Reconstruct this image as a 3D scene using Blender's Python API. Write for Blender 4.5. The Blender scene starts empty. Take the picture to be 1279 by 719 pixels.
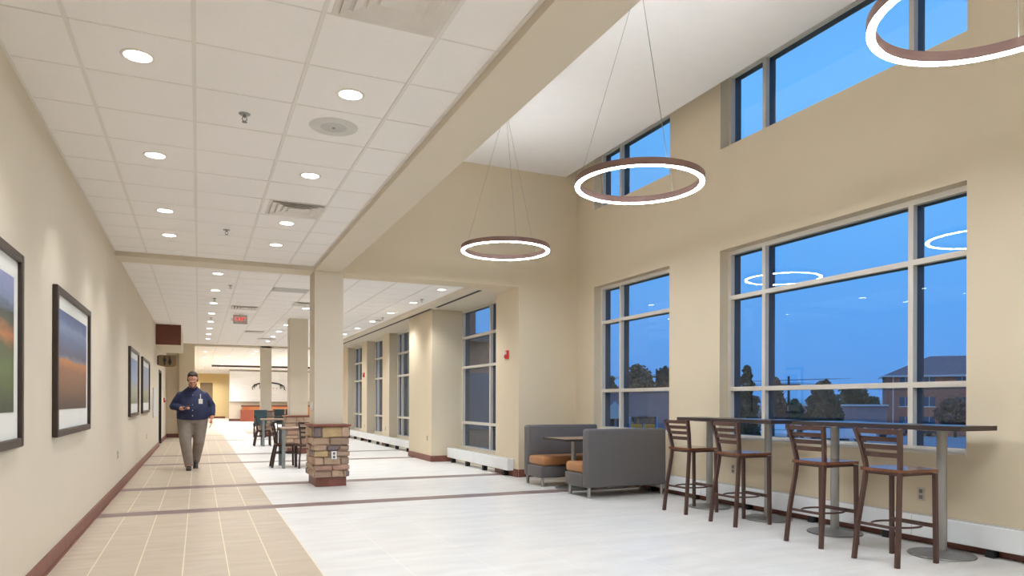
import bpy, bmesh, math, random
from mathutils import Vector, Matrix, Euler
PI = math.pi
S = bpy.context.scene
COL = S.collection
R = math.radians

# ------------------------------------------------------------------ materials
def newmat(name):
    m = bpy.data.materials.new(name); m.use_nodes = True
    nt = m.node_tree; nt.nodes.clear()
    return m, nt, nt.nodes, nt.links

def srgb(r, g, b):
    f = lambda v: (v/255/12.92) if v/255 <= .04045 else ((v/255+.055)/1.055)**2.4
    return (f(r), f(g), f(b), 1)

def mat(name, col, rough=.6, metal=0, var=.06, scale=6, bump=0, bscale=60, spec=.5, stretch=(1, 1, 1), coat=0):
    m, nt, N, L = newmat(name)
    o = N.new('ShaderNodeOutputMaterial'); p = N.new('ShaderNodeBsdfPrincipled')
    L.new(p.outputs[0], o.inputs[0])
    p.inputs['Roughness'].default_value = rough; p.inputs['Metallic'].default_value = metal
    p.inputs['Specular IOR Level'].default_value = spec
    p.inputs['Coat Weight'].default_value = coat; p.inputs['Coat Roughness'].default_value = .15
    tc = N.new('ShaderNodeTexCoord'); mp = N.new('ShaderNodeMapping'); mp.inputs['Scale'].default_value = stretch
    L.new(tc.outputs['Object'], mp.inputs[0])
    nz = N.new('ShaderNodeTexNoise'); nz.inputs['Scale'].default_value = scale; nz.inputs['Detail'].default_value = 4
    L.new(mp.outputs[0], nz.inputs['Vector'])
    cr = N.new('ShaderNodeValToRGB')
    cr.color_ramp.elements[0].position = .3; cr.color_ramp.elements[1].position = .7
    cr.color_ramp.elements[0].color = [c*(1-var) for c in col[:3]]+[1]
    cr.color_ramp.elements[1].color = [min(1, c*(1+var)) for c in col[:3]]+[1]
    L.new(nz.outputs[0], cr.inputs[0]); L.new(cr.outputs[0], p.inputs['Base Color'])
    if bump:
        b = N.new('ShaderNodeBump'); b.inputs['Strength'].default_value = bump; b.inputs['Distance'].default_value = .01
        n2 = N.new('ShaderNodeTexNoise'); n2.inputs['Scale'].default_value = bscale
        L.new(mp.outputs[0], n2.inputs['Vector']); L.new(n2.outputs[0], b.inputs['Height']); L.new(b.outputs[0], p.inputs['Normal'])
    return m

def emis(name, col, st):
    m, nt, N, L = newmat(name)
    o = N.new('ShaderNodeOutputMaterial'); e = N.new('ShaderNodeEmission')
    e.inputs[0].default_value = col; e.inputs[1].default_value = st
    L.new(e.outputs[0], o.inputs[0]); return m

def glassmat(name, tint=(.97, .985, .99, 1)):
    m, nt, N, L = newmat(name)
    o = N.new('ShaderNodeOutputMaterial'); t = N.new('ShaderNodeBsdfTransparent'); g = N.new('ShaderNodeBsdfGlossy')
    t.inputs[0].default_value = tint; g.inputs['Roughness'].default_value = 0
    ge = N.new('ShaderNodeNewGeometry'); fr = N.new('ShaderNodeFresnel')
    L.new(mth(N, L, 'MULTIPLY_ADD', ge.outputs['Backfacing'], 1/1.5-1.5, 1.5), fr.inputs[0])     # same weak reflection on both faces of a pane
    mx = N.new('ShaderNodeMixShader'); L.new(fr.outputs[0], mx.inputs[0]); L.new(t.outputs[0], mx.inputs[1]); L.new(g.outputs[0], mx.inputs[2])
    L.new(mx.outputs[0], o.inputs[0]); return m

def mth(N, L, op, a, b=None, c=None):
    n = N.new('ShaderNodeMath'); n.operation = op
    for i, v in enumerate((a, b, c)):
        if v is None: continue
        if isinstance(v, (int, float)): n.inputs[i].default_value = v
        else: L.new(v, n.inputs[i])
    return n.outputs[0]

def mixc(N, L, f, a, b):
    n = N.new('ShaderNodeMix'); n.data_type = 'RGBA'
    for i, v in ((0, f), (6, a), (7, b)):
        if isinstance(v, (int, float)): n.inputs[i].default_value = v
        elif isinstance(v, tuple): n.inputs[i].default_value = v
        else: L.new(v, n.inputs[i])
    return n.outputs[2]

def floormat():
    m, nt, N, L = newmat('floor_tiles')
    o = N.new('ShaderNodeOutputMaterial'); p = N.new('ShaderNodeBsdfPrincipled'); L.new(p.outputs[0], o.inputs[0])
    p.inputs['Roughness'].default_value = .32; p.inputs['Specular IOR Level'].default_value = .4
    tc = N.new('ShaderNodeTexCoord'); sx = N.new('ShaderNodeSeparateXYZ'); L.new(tc.outputs['Object'], sx.inputs[0])
    x, y = sx.outputs[0], sx.outputs[1]
    def lines(v, off, sp, w):           # 1 on a joint line
        a = mth(N, L, 'SUBTRACT', v, off); a = mth(N, L, 'DIVIDE', a, sp); a = mth(N, L, 'FRACT', a)
        a = mth(N, L, 'SUBTRACT', a, .5); a = mth(N, L, 'ABSOLUTE', a)
        return mth(N, L, 'GREATER_THAN', a, .5-w/sp/2)
    def tile_id(sxp, syp, offx, offy):
        a = mth(N, L, 'FLOOR', mth(N, L, 'DIVIDE', mth(N, L, 'SUBTRACT', x, offx), sxp))
        b = mth(N, L, 'FLOOR', mth(N, L, 'DIVIDE', mth(N, L, 'SUBTRACT', y, offy), syp))
        cx = N.new('ShaderNodeCombineXYZ'); L.new(a, cx.inputs[0]); L.new(b, cx.inputs[1])
        wn = N.new('ShaderNodeTexWhiteNoise'); wn.noise_dimensions = '2D'; L.new(cx.outputs[0], wn.inputs['Vector'])
        return wn.outputs[0]
    def streak(sc, stretch, det=5):
        mp = N.new('ShaderNodeMapping'); mp.inputs['Scale'].default_value = stretch; L.new(tc.outputs['Object'], mp.inputs[0])
        n = N.new('ShaderNodeTexNoise'); n.inputs['Scale'].default_value = sc; n.inputs['Detail'].default_value = det
        L.new(mp.outputs[0], n.inputs['Vector']); return n.outputs[0]
    # tan tile
    st = streak(2.2, (1, 4.5, 1))
    st = mth(N, L, 'MULTIPLY_ADD', mth(N, L, 'SUBTRACT', st, .5), 2.2, .5)
    tan = mixc(N, L, st, srgb(172, 157, 138), srgb(196, 182, 164))
    tan = mixc(N, L, mth(N, L, 'MULTIPLY', tile_id(.3146, .61, .839, 8.74), .45), tan, srgb(182, 166, 146))
    tan = mixc(N, L, lines(x, .839, .3146, .008), tan, srgb(226, 212, 186))
    tan = mixc(N, L, mth(N, L, 'MULTIPLY', lines(y, 8.74, .61, .004), .35), tan, srgb(214, 198, 172))
    # white tile
    sw = streak(1.6, (1, 3.5, 1))
    sw = mth(N, L, 'MULTIPLY_ADD', mth(N, L, 'SUBTRACT', sw, .5), 2.4, .5)
    wh = mixc(N, L, sw, srgb(203, 202, 199), srgb(222, 221, 218))
    wh = mixc(N, L, mth(N, L, 'MULTIPLY', tile_id(.61, .305, .839, 8.74), .35), wh, srgb(222, 217, 209))
    wh = mixc(N, L, mth(N, L, 'MULTIPLY', lines(x, .839, .61, .006), .5), wh, srgb(243, 240, 233))
    wh = mixc(N, L, mth(N, L, 'MULTIPLY', lines(y, 8.74, .305, .004), .3), wh, srgb(243, 240, 233))
    base = mixc(N, L, mth(N, L, 'GREATER_THAN', x, .842), tan, wh)
    # dark strips across the hall
    f = None
    for a, b in ((8.74, 9.05), (11.17, 11.5), (15.4, 15.72), (17.85, 18.15), (24.4, 24.75), (28.1, 28.4)):
        k = mth(N, L, 'MULTIPLY', mth(N, L, 'GREATER_THAN', y, a), mth(N, L, 'LESS_THAN', y, b))
        f = k if f is None else mth(N, L, 'MAXIMUM', f, k)
    sn = streak(3, (3, 1, 1))
    strip = mixc(N, L, sn, srgb(112, 92, 88), srgb(138, 120, 118))
    base = mixc(N, L, f, base, strip)
    L.new(base, p.inputs['Base Color'])
    return m

def picmat(name, stops, warp=.1, sc=3):
    """landscape print: bands of colour up the sheet (object z), broken by noise"""
    m, nt, N, L = newmat(name)
    o = N.new('ShaderNodeOutputMaterial'); p = N.new('ShaderNodeBsdfPrincipled'); L.new(p.outputs[0], o.inputs[0])
    p.inputs['Roughness'].default_value = .35
    tc = N.new('ShaderNodeTexCoord'); sx = N.new('ShaderNodeSeparateXYZ'); L.new(tc.outputs['Generated'], sx.inputs[0])
    mp = N.new('ShaderNodeMapping'); mp.inputs['Scale'].default_value = (1, 1.2, 2.6); L.new(tc.outputs['Generated'], mp.inputs[0])
    nz = N.new('ShaderNodeTexNoise'); nz.inputs['Scale'].default_value = sc; nz.inputs['Detail'].default_value = 7; L.new(mp.outputs[0], nz.inputs['Vector'])
    v = mth(N, L, 'MULTIPLY_ADD', mth(N, L, 'SUBTRACT', nz.outputs[0], .5), warp*2, sx.outputs[2])
    cr = N.new('ShaderNodeValToRGB'); e = cr.color_ramp.elements
    while len(e) < len(stops): e.new(.5)
    for i, (q, c) in enumerate(stops): e[i].position = q; e[i].color = c
    L.new(v, cr.inputs[0])
    n2 = N.new('ShaderNodeTexNoise'); n2.inputs['Scale'].default_value = 14; n2.inputs['Detail'].default_value = 6; L.new(mp.outputs[0], n2.inputs['Vector'])
    c = mixc(N, L, mth(N, L, 'MULTIPLY', n2.outputs[0], .35), cr.outputs[0], srgb(60, 70, 80))
    L.new(c, p.inputs['Base Color']); return m

def stonemat():
    m, nt, N, L = newmat('ledge_stone')
    o = N.new('ShaderNodeOutputMaterial'); p = N.new('ShaderNodeBsdfPrincipled'); L.new(p.outputs[0], o.inputs[0])
    p.inputs['Roughness'].default_value = .8
    g = N.new('ShaderNodeNewGeometry'); cr = N.new('ShaderNodeValToRGB'); e = cr.color_ramp.elements; cr.color_ramp.interpolation = 'CONSTANT'
    cs = [srgb(172, 148, 124), srgb(126, 116, 114), srgb(182, 156, 134), srgb(172, 138, 122), srgb(112, 104, 108), srgb(182, 158, 118), srgb(194, 176, 154), srgb(152, 130, 112), srgb(178, 154, 132), srgb(166, 144, 126)]
    while len(e) < len(cs): e.new(.5)
    for i, c in enumerate(cs): e[i].position = i/len(cs); e[i].color = c
    L.new(g.outputs['Random Per Island'], cr.inputs[0])
    tc = N.new('ShaderNodeTexCoord'); nz = N.new('ShaderNodeTexNoise'); nz.inputs['Scale'].default_value = 14; nz.inputs['Detail'].default_value = 7
    L.new(tc.outputs['Object'], nz.inputs['Vector'])
    k = mth(N, L, 'MULTIPLY_ADD', mth(N, L, 'SUBTRACT', nz.outputs[0], .5), 2.2, .45)
    c = mixc(N, L, k, cr.outputs[0], srgb(138, 108, 84)); c = mixc(N, L, .62, c, cr.outputs[0])
    L.new(c, p.inputs['Base Color'])
    b = N.new('ShaderNodeBump'); b.inputs['Strength'].default_value = .6; b.inputs['Distance'].default_value = .02
    L.new(nz.outputs[0], b.inputs['Height']); L.new(b.outputs[0], p.inputs['Normal'])
    return m

def leafmat(name, col):
    m = mat(name, col, rough=.9, var=.35, scale=1.5)
    return m

M = {}
M['tan'] = mat('tan_paint', srgb(210, 196, 170), .75, var=.012, scale=2, spec=.3)
M['tan_light'] = mat('cream_paint', srgb(210, 200, 182), .75, var=.012, scale=2, spec=.3)
M['floor'] = floormat()
M['tile'] = mat('ceiling_tile', srgb(240, 238, 236), .9, var=.01, scale=40, spec=.2)
M['grid'] = mat('ceiling_grid_metal', srgb(226, 223, 218), .6, var=.01)
M['gyp'] = mat('white_gypsum', srgb(236, 234, 231), .85, var=.01, spec=.2)
M['base'] = mat('red_brown_base', srgb(118, 70, 58), .45, var=.15, scale=9)
M['redbrown'] = mat('red_brown_laminate', srgb(104, 54, 38), .45, var=.1, scale=5, stretch=(1, 1, 6))
M['frame'] = mat('beige_window_metal', srgb(205, 198, 186), .5, var=.02)
M['navy'] = mat('dark_exterior_frame', srgb(42, 46, 66), .5, var=.05)
M['glass'] = glassmat('window_glass')
M['white'] = mat('white_enamel', srgb(226, 228, 228), .4, var=.015)
M['black'] = mat('black_rubber', srgb(24, 24, 26), .6)
M['stone'] = stonemat()
M['mortar'] = mat('mortar', srgb(150, 132, 112), .95, var=.1, scale=30)
M['cap'] = mat('pier_cap', srgb(128, 72, 58), .45, var=.12, scale=8)
M['brown_metal'] = mat('brown_metal', srgb(80, 56, 48), .42, metal=.15, var=.05)
M['seatwood'] = mat('polished_wood_seat', srgb(104, 60, 40), .2, var=.25, scale=6, stretch=(1, 9, 1), coat=.6)
M['top_dark'] = mat('dark_table_laminate', srgb(70, 58, 54), .28, var=.1, scale=8, stretch=(1, 6, 1))
M['edge_dark'] = mat('dark_table_edge', srgb(52, 40, 36), .5)
M['plate_metal'] = mat('grey_base_metal', srgb(128, 127, 125), .36, metal=.55, var=.05)
M['steel'] = mat('brushed_grey_metal', srgb(158, 157, 153), .4, metal=.7, var=.04)
M['grey_uph'] = mat('charcoal_vinyl', srgb(92, 89, 89), .5, var=.03, bump=.08, bscale=120)
M['caramel'] = mat('caramel_vinyl', srgb(166, 116, 74), .38, var=.05)
M['wood_top'] = mat('brown_table_laminate', srgb(140, 116, 96), .35, var=.12, scale=7, stretch=(1, 6, 1))
M['dark_wood'] = mat('espresso_wood', srgb(50, 32, 28), .4, var=.15)
M['seat_brown'] = mat('brown_seat', srgb(92, 56, 40), .4, var=.1)
M['grey_paint'] = mat('grey_painted_steel', srgb(122, 128, 128), .45, var=.03)
M['teal'] = mat('teal_vinyl', srgb(44, 70, 78), .5, var=.06)
M['bronze'] = mat('bronze_ring_metal', srgb(140, 112, 104), .4, metal=.3, var=.05)
M['led'] = emis('led_strip', (.9, .965, 1.06, 1), 126)
M['up_fill'] = emis('added_up_fill', (.95, .98, 1.03, 1), 52)  # upward glow added to the rings to lift the high ceiling
M['lens'] = emis('downlight_lens', (1, .98, .94, 1), 14)
M['trim'] = mat('downlight_trim', srgb(226, 222, 214), .4)
M['grille'] = mat('grille_grey', srgb(186, 184, 180), .6, var=.04, scale=90)
M['vent'] = mat('vent_white', srgb(216, 211, 204), .55)
M['dark'] = mat('dark_slot', srgb(60, 54, 48), .8)
M['pframe'] = mat('dark_walnut_frame', srgb(56, 44, 36), .4, var=.15, scale=12)
M['mat_board'] = mat('mat_board', srgb(222, 222, 216), .9, var=.01)
M['red'] = mat('alarm_red', srgb(190, 30, 36), .4)
M['plate'] = mat('outlet_plate', srgb(190, 182, 168), .5)
M['plate_grey'] = mat('outlet_grey', srgb(120, 110, 100), .5)
M['skin'] = mat('skin', srgb(206, 150, 122), .5, var=.05)
M['hair'] = mat('dark_hair', srgb(48, 34, 28), .7, var=.3, scale=60)
M['navy_shirt'] = mat('navy_shirt', srgb(36, 42, 74), .8, var=.1, scale=18)
M['grey_trouser'] = mat('grey_trousers', srgb(134, 124, 116), .85, var=.08, scale=14)
M['shoe'] = mat('dark_shoe', srgb(52, 42, 40), .5)
M['panel_white'] = mat('white_sign_panel', srgb(240, 241, 242), .5, var=.05, scale=2.5, stretch=(.5, 1, 5))
M['counter'] = mat('red_counter', srgb(142, 70, 50), .4, var=.12, scale=3)
M['orange_wood'] = mat('orange_wood', srgb(196, 124, 74), .4, var=.12, scale=4)
M['letter'] = mat('sign_letter', srgb(40, 40, 44), .6)
M['exit_face'] = mat('exit_face', srgb(176, 172, 164), .5)
M['exit_red'] = emis('exit_letters', (1, .12, .12, 1), 1.3)
M['brick'] = mat('red_brick', srgb(170, 112, 98), .9, var=.18, scale=3)
M['roof'] = mat('shingle_roof', srgb(118, 104, 112), .9, var=.12, scale=2)
M['render'] = mat('grey_render', srgb(150, 130, 140), .9, var=.06, scale=1)
M['pale_render'] = mat('pale_siding', srgb(205, 208, 214), .9, var=.05)
M['winglass'] = mat('dark_window_glass', srgb(80, 96, 120), .1, var=.1)
M['asphalt'] = mat('asphalt', srgb(120, 128, 140), .9, var=.15, scale=.6)
M['grass'] = mat('grass', srgb(62, 98, 62), .95, var=.3, scale=2)
M['leaf_dark'] = leafmat('dark_leaves', srgb(52, 66, 60))
M['leaf_mid'] = leafmat('mid_leaves', srgb(58, 80, 66))
M['leaf_brown'] = leafmat('brown_leaves', srgb(84, 72, 68))
M['bark'] = mat('bark', srgb(70, 58, 50), .9, var=.2)
M['car_white'] = mat('white_car_paint', srgb(222, 226, 232), .25, coat=.5)
M['car_dark'] = mat('dark_car_paint', srgb(44, 50, 66), .25, coat=.5)
M['car_silver'] = mat('silver_car_paint', srgb(150, 158, 172), .25, metal=.4, coat=.5)
M['badge'] = mat('white_badge', srgb(224, 222, 216), .5)
M['lit_room'] = emis('lit_shop_interior', (.75, .62, .2, 1), .16)

# ------------------------------------------------------------------ mesh builder
class MB:
    def __init__(s): s.bm = bmesh.new()
    def box(s, lo, hi, bev=0, seg=2, mtx=None):
        lo, hi = Vector(lo), Vector(hi)
        T = Matrix.Translation((lo+hi)/2) @ Matrix.Diagonal((*(hi-lo), 1))
        if mtx is not None: T = mtx @ T
        g = bmesh.ops.create_cube(s.bm, size=1, matrix=T)
        if bev:
            es = {e for v in g['verts'] for e in v.link_edges}
            bmesh.ops.bevel(s.bm, geom=list(es), offset=bev, segments=seg, affect='EDGES', profile=.5)
        return s
    def prism(s, pts, a, b, axis='y'):
        """polygon pts (2-D) extruded between a and b along axis"""
        def P(p, t): return {'x': (t, p[0], p[1]), 'y': (p[0], t, p[1]), 'z': (p[0], p[1], t)}[axis]
        A = [s.bm.verts.new(P(p, a)) for p in pts]; B = [s.bm.verts.new(P(p, b)) for p in pts]
        n = len(pts); fs = [s.bm.faces.new(A[::-1]), s.bm.faces.new(B)]
        for i in range(n): fs.append(s.bm.faces.new((A[i], A[(i+1) % n], B[(i+1) % n], B[i])))
        bmesh.ops.recalc_face_normals(s.bm, faces=fs); return s
    def cyl(s, p0, p1, r0, r1=None, seg=16):
        return s.tube([p0, p1], [r0, r0 if r1 is None else r1], seg)
    def tube(s, path, rad, seg=10, closed=False, cap=True, flat=None, upv=None):
        P = [Vector(p) for p in path]; n = len(P)
        if not isinstance(rad, list): rad = [rad]*n
        rings = []; prev = None
        for i, p in enumerate(P):
            if closed: t = P[(i+1) % n]-P[i-1]
            else: t = P[min(i+1, n-1)]-P[max(i-1, 0)]
            t.normalize()
            if upv is not None: u = Vector(upv)
            elif prev is not None: u = prev
            else: u = Vector((0, 0, 1)) if abs(t.z) < .9 else Vector((1, 0, 0))
            a = (u-t*u.dot(t))
            if a.length < 1e-5: a = Vector((1, 0, 0))-t*t.x
            a.normalize(); b = t.cross(a); prev = a
            r = rad[i]; ra, rb = (r if isinstance(r, (tuple, list)) else (r, r))
            if flat == 'rect':
                ring = [s.bm.verts.new(p+a*ra*ca+b*rb*cb) for ca, cb in ((1, 1), (-1, 1), (-1, -1), (1, -1))]
            else:
                ring = [s.bm.verts.new(p+a*(ra*math.cos(2*PI*k/seg))+b*(rb*math.sin(2*PI*k/seg))) for k in range(seg)]
            rings.append(ring)
        fs = []
        m = len(rings[0])
        for i in range(n if closed else n-1):
            A, B = rings[i], rings[(i+1) % n]
            for k in range(m): fs.append(s.bm.faces.new((A[k], A[(k+1) % m], B[(k+1) % m], B[k])))
        if not closed and cap:
            fs.append(s.bm.faces.new(rings[0][::-1])); fs.append(s.bm.faces.new(rings[-1]))
        bmesh.ops.recalc_face_normals(s.bm, faces=fs); return s
    def lathe(s, prof, c=(0, 0, 0), seg=32, closed=False):
        c = Vector(c); rings = []
        for r, z in prof:
            if r < 1e-6: rings.append([s.bm.verts.new(c+Vector((0, 0, z)))])
            else: rings.append([s.bm.verts.new(c+Vector((r*math.cos(2*PI*k/seg), r*math.sin(2*PI*k/seg), z))) for k in range(seg)])
        fs = []
        pairs = list(zip(rings, rings[1:]))
        if closed: pairs.append((rings[-1], rings[0]))
        for A, B in pairs:
            for k in range(seg):
                j = (k+1) % seg
                q = []
                for v in (A[k % len(A)], A[j % len(A)], B[j % len(B)], B[k % len(B)]):
                    if v not in q: q.append(v)
                if len(q) > 2: fs.append(s.bm.faces.new(q))
        bmesh.ops.recalc_face_normals(s.bm, faces=fs); return s
    def ell(s, c, r, rot=None, sub=3):
        T = Matrix.Translation(c) @ (rot.to_4x4() if rot is not None else Matrix.Identity(4)) @ Matrix.Diagonal((*r, 1))
        bmesh.ops.create_icosphere(s.bm, subdivisions=sub, radius=1, matrix=T); return s
    def build(s, name, m, parent=None, smooth=False, remesh=0, sm=0):
        me = bpy.data.meshes.new(name); s.bm.to_mesh(me); s.bm.free()
        if remesh:
            t = bpy.data.objects.new('tmp', me); COL.objects.link(t)
            md = t.modifiers.new('r', 'REMESH'); md.mode = 'VOXEL'; md.voxel_size = remesh
            if sm:
                k = t.modifiers.new('s', 'SMOOTH'); k.iterations = sm; k.factor = .5
            dg = bpy.context.evaluated_depsgraph_get(); dg.update()
            me2 = bpy.data.meshes.new_from_object(t.evaluated_get(dg)); bpy.data.objects.remove(t); bpy.data.meshes.remove(me)
            me = me2; me.name = name
        if smooth:
            me.polygons.foreach_set('use_smooth', [True]*len(me.polygons))
            if smooth == 'auto':
                try: me.set_sharp_from_angle(angle=R(35))
                except Exception: pass
        me.materials.clear(); me.materials.append(m)
        o = bpy.data.objects.new(name, me); COL.objects.link(o)
        if parent is not None: o.parent = parent
        return o

def tag(o, label, cat, group=None, kind=None):
    o['label'] = label; o['category'] = cat
    if group: o['group'] = group
    if kind: o['kind'] = kind
    return o
def thing(name, label, cat, loc=(0, 0, 0), rz=0, group=None, kind=None):
    o = bpy.data.objects.new(name, None); COL.objects.link(o); o.empty_display_size = .1
    o.location = loc; o.rotation_euler = (0, 0, rz)
    return tag(o, label, cat, group, kind)
def struct(mb, name, m, label, cat, parent=None):
    return tag(mb.build(name, m, parent), label, cat, kind='structure')
def dup(o, loc, rz=None, label=None, parent=None):
    c = o.copy(); COL.objects.link(c)
    if parent is not None: c.parent = parent
    else:
        c.location = loc
        if rz is not None: c.rotation_euler = (0, 0, rz)
        c['label'] = label
    for ch in list(o.children):
        if ch.name in bpy.data.objects: dup(ch, None, parent=c)
    return c
def text(name, body, size, m, parent, loc, rot, ext=.002):
    cu = bpy.data.curves.new(name, 'FONT'); cu.body = body; cu.size = size; cu.extrude = ext; cu.align_x = 'CENTER'; cu.align_y = 'CENTER'
    t = bpy.data.objects.new('tmp', cu); COL.objects.link(t)
    dg = bpy.context.evaluated_depsgraph_get(); dg.update()
    me = bpy.data.meshes.new_from_object(t.evaluated_get(dg)); bpy.data.objects.remove(t)
    me.name = name; me.materials.clear(); me.materials.append(m)
    o = bpy.data.objects.new(name, me); COL.objects.link(o); o.parent = parent; o.location = loc; o.rotation_euler = rot
    return o

# ------------------------------------------------------------------ camera
TH = R(24.133); RO = R(.18); CH = 1.27
cs, sn = math.cos(TH), math.sin(TH)
right = Vector((cs, -sn, 0)); up = Vector((0, 0, 1)); fwd = Vector((sn, cs, 0))
rc = right*math.cos(RO)+up*math.sin(RO); uc = -right*math.sin(RO)+up*math.cos(RO)
cam = bpy.data.cameras.new('camera'); co = bpy.data.objects.new('camera', cam); COL.objects.link(co)
mw = Matrix((rc, uc, -fwd)).transposed().to_4x4(); mw.translation = (0, 0, CH); co.matrix_world = mw
cam.sensor_fit = 'HORIZONTAL'; cam.sensor_width = 36; cam.lens = 873.85/1279*36
cam.shift_y = (501.9-359.5)/1279; cam.clip_end = 800; cam.clip_start = .05
S.camera = co

# ------------------------------------------------------------------ room shell
XL, XR, YB = -1.03, 6.05, -4.6          # left wall, lounge window wall, back wall
YW = 10.75                              # plane of the header / end of the lounge
YE = 27.0                               # end of the corridor
X2, XG = 4.94, 5.22                     # corridor window wall face / glass plane
ZC, ZB, ZH = 3.285, 3.222, 5.19         # tile ceiling, beam underside, lounge ceiling

f = MB()
f.box((XL-.2, YB, -.1), (XR, YW, 0)); f.box((XL-.2, YW, -.1), (XG+.03, YE+.4, 0)); f.box((-2.2, YE+.4, -.1), (9.2, 57, 0))
struct(f, 'floor', M['floor'], 'tiled floor, tan walkway and white field crossed by dark strips', 'floor')

w = MB(); w.box((XL-.2, YB, -.5), (XL, 22.15, 5.5)); w.box((XL-.2, 22.15, 2.16), (XL, 23.5, 5.5)); w.box((XL-.2, 23.5, -.5), (XL, YE+.4, 5.5))
struct(w, 'wall_left', M['tan_light'], 'long tan wall on the left hung with framed pictures', 'wall')
w = MB(); w.box((XL-.2, YB-.2, -.5), (XR+.3, YB, 5.6))
struct(w, 'wall_back', M['tan'], 'tan wall behind the viewer', 'wall')

# lounge window wall with lower and clerestory openings
OP = [(3.91, 7.045), (8.09, 10.148)]
ZL0, ZL1, ZU0, ZU1, ZT = .815, 3.2, 4.49, 5.46, 5.7
w = MB(); ys = [YB]+[v for o in OP for v in o]+[YW+.2]
for i in range(0, len(ys)-1, 2): w.box((XR, ys[i], -.8), (XR+.3, ys[i+1], ZT))
for a, b in OP:
    w.box((XR, a, -.8), (XR+.3, b, ZL0)); w.box((XR, a, ZL1), (XR+.3, b, ZU0)); w.box((XR, a, ZU1), (XR+.3, b, ZT))
struct(w, 'wall_right', M['tan'], 'tall tan wall on the right with big windows and clerestory windows', 'wall')

# end wall of the lounge above and beside the corridor mouth
w = MB(); w.box((1.955, YW, ZB), (X2, YW+.46, ZT)); w.box((X2, YW, -.8), (XR, YW+.2, ZT)); w.box((X2, YW+.2, ZB), (XR, YW+.46, ZT))
struct(w, 'wall_end', M['tan'], 'tan end wall of the lounge above the corridor mouth', 'wall')

# upstand between low ceiling and lounge ceiling, and beams
b = MB(); b.box((1.575, YB, ZB), (1.955, YW+.46, ZT))
struct(b, 'beam', M['tan_light'], 'tan beam running along between low tiled ceiling and high lounge ceiling', 'beam')
b = MB(); b.box((XL, YW, ZB), (1.575, YW+.46, ZT))
struct(b, 'beam', M['tan_light'], 'tan cross beam from left wall to stone-footed column', 'beam')
b = MB(); b.box((-.13, YE, ZB-.0), (X2, YE+.4, ZT))
struct(b, 'beam', M['tan_light'], 'far tan cross beam at the end of the corridor', 'beam')

# tile ceilings
def grid(mb, x0, x1, y0, y1, xo, yo, sx=.617, sy=.61):
    k = math.ceil((x0-xo)/sx)
    while xo+k*sx < x1: mb.box((xo+k*sx-.012, y0, ZC-.006), (xo+k*sx+.012, y1, ZC+.002)); k += 1
    k = math.ceil((y0-yo)/sy)
    while yo+k*sy < y1: mb.box((x0, yo+k*sy-.005, ZC-.0025), (x1, yo+k*sy+.005, ZC+.002)); k += 1
c = MB(); c.box((XL, YB, ZC), (1.575, YW, ZC+.1)); c.box((XL, YW+.46, ZC), (4.26, YE, ZC+.1)); c.box((-2.2, YE+.4, ZC), (9.2, 57, ZC+.1))
ceil = struct(c, 'ceiling', M['tile'], 'white suspended ceiling of two foot tiles over the walkway', 'ceiling')
g = MB(); grid(g, XL, 1.575, YB, YW, -.03, 4.32); grid(g, XL, 4.26, YW+.46, YE, -.03, 4.32); grid(g, -2.2, 9.2, YE+.4, 56, -.03, 4.32)
g.box((XL, YB, ZC-.006), (XL+.02, YW, ZC+.002)); g.box((1.552, YB, ZC-.006), (1.575, YW, ZC+.002))
g.build('ceiling_grid', M['grid'], ceil)
# lounge ceiling stops short of the window wall
c = MB(); c.box((1.955, YB, ZH), (5.83, YW, ZH+.1)); c.box((5.80, YB, ZH+.1), (5.83, YW, ZT)); c.box((XL-.2, YB-.2, ZT), (XR+.3, YW+.46, ZT+.1)); 
struct(c, 'ceiling_lounge', M['gyp'], 'smooth white high ceiling over the lounge', 'ceiling')
# soffit above corridor windows
c = MB(); c.box((4.26, YW+.46, ZB), (XG+.15, YE, ZB+.3))
so = struct(c, 'soffit', M['tan_light'], 'tan soffit strip above the corridor windows', 'ceiling')
c = MB(); c.box((4.46, 11.4, ZB-.003), (4.53, 13.85, ZB+.002)); c.box((4.42, 14.1, ZB-.003), (4.49, 26, ZB+.002)); c.build('slot_diffuser', M['dark'], so)

# corridor window wall
segs = [(YW+.2, 11.75), (14.2, 15.95), (16.65, 17.5), (19.56, 20.37), (22.44, 23.22), (25.6, YE)]
w = MB()
for a, b in segs: w.box((X2, a, -.8), (XG+.12, b, ZB))
w.box((4.5, 14.2, -.05), (X2, 15.95, ZB))
for (a, b), (c2, d) in zip(segs, segs[1:]): w.box((XG-.06, b, -.8), (XG+.12, c2, .28))
struct(w, 'wall_corridor', M['tan'], 'tan wall and piers between tall corridor windows', 'wall')
# end stub, wall beside it and far room
w = MB(); w.box((XL, YE+.2, -.1), (-.62, YE+.4, ZC)); w.box((-.62, YE, -.1), (-.13, YE+.4, ZC))
struct(w, 'wall_stub', M['tan'], 'tan wall stub at the left end of the walkway', 'wall')
w = MB(); w.box((-2.4, YE+.4, -.1), (-2.2, 57, 4)); w.box((-2.4, YE+.2, -.1), (XL-.2, YE+.4, 4)); w.box((XG+.0, YE, -.8), (9.4, YE+.4, 5.2)); w.box((9.2, YE+.4, -.8), (9.4, 57, 4)); w.box((-2.4, 56, -.1), (.1, 56.2, 4)); w.box((.95, 56, -.1), (9.4, 56.2, 4)); w.box((.1, 56, 2.62), (.95, 56.2, 4))
struct(w, 'wall_far', mat('yellow_tan_paint', srgb(214, 190, 140), .75, var=.01), 'yellowish tan walls of the far room', 'wall')
w = MB(); w.box((1.78, 48, 0), (9.2, 48.2, ZC)); struct(w, 'wall_sign', M['tan_light'], 'tan wall carrying the white sign panel', 'wall')
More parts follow.
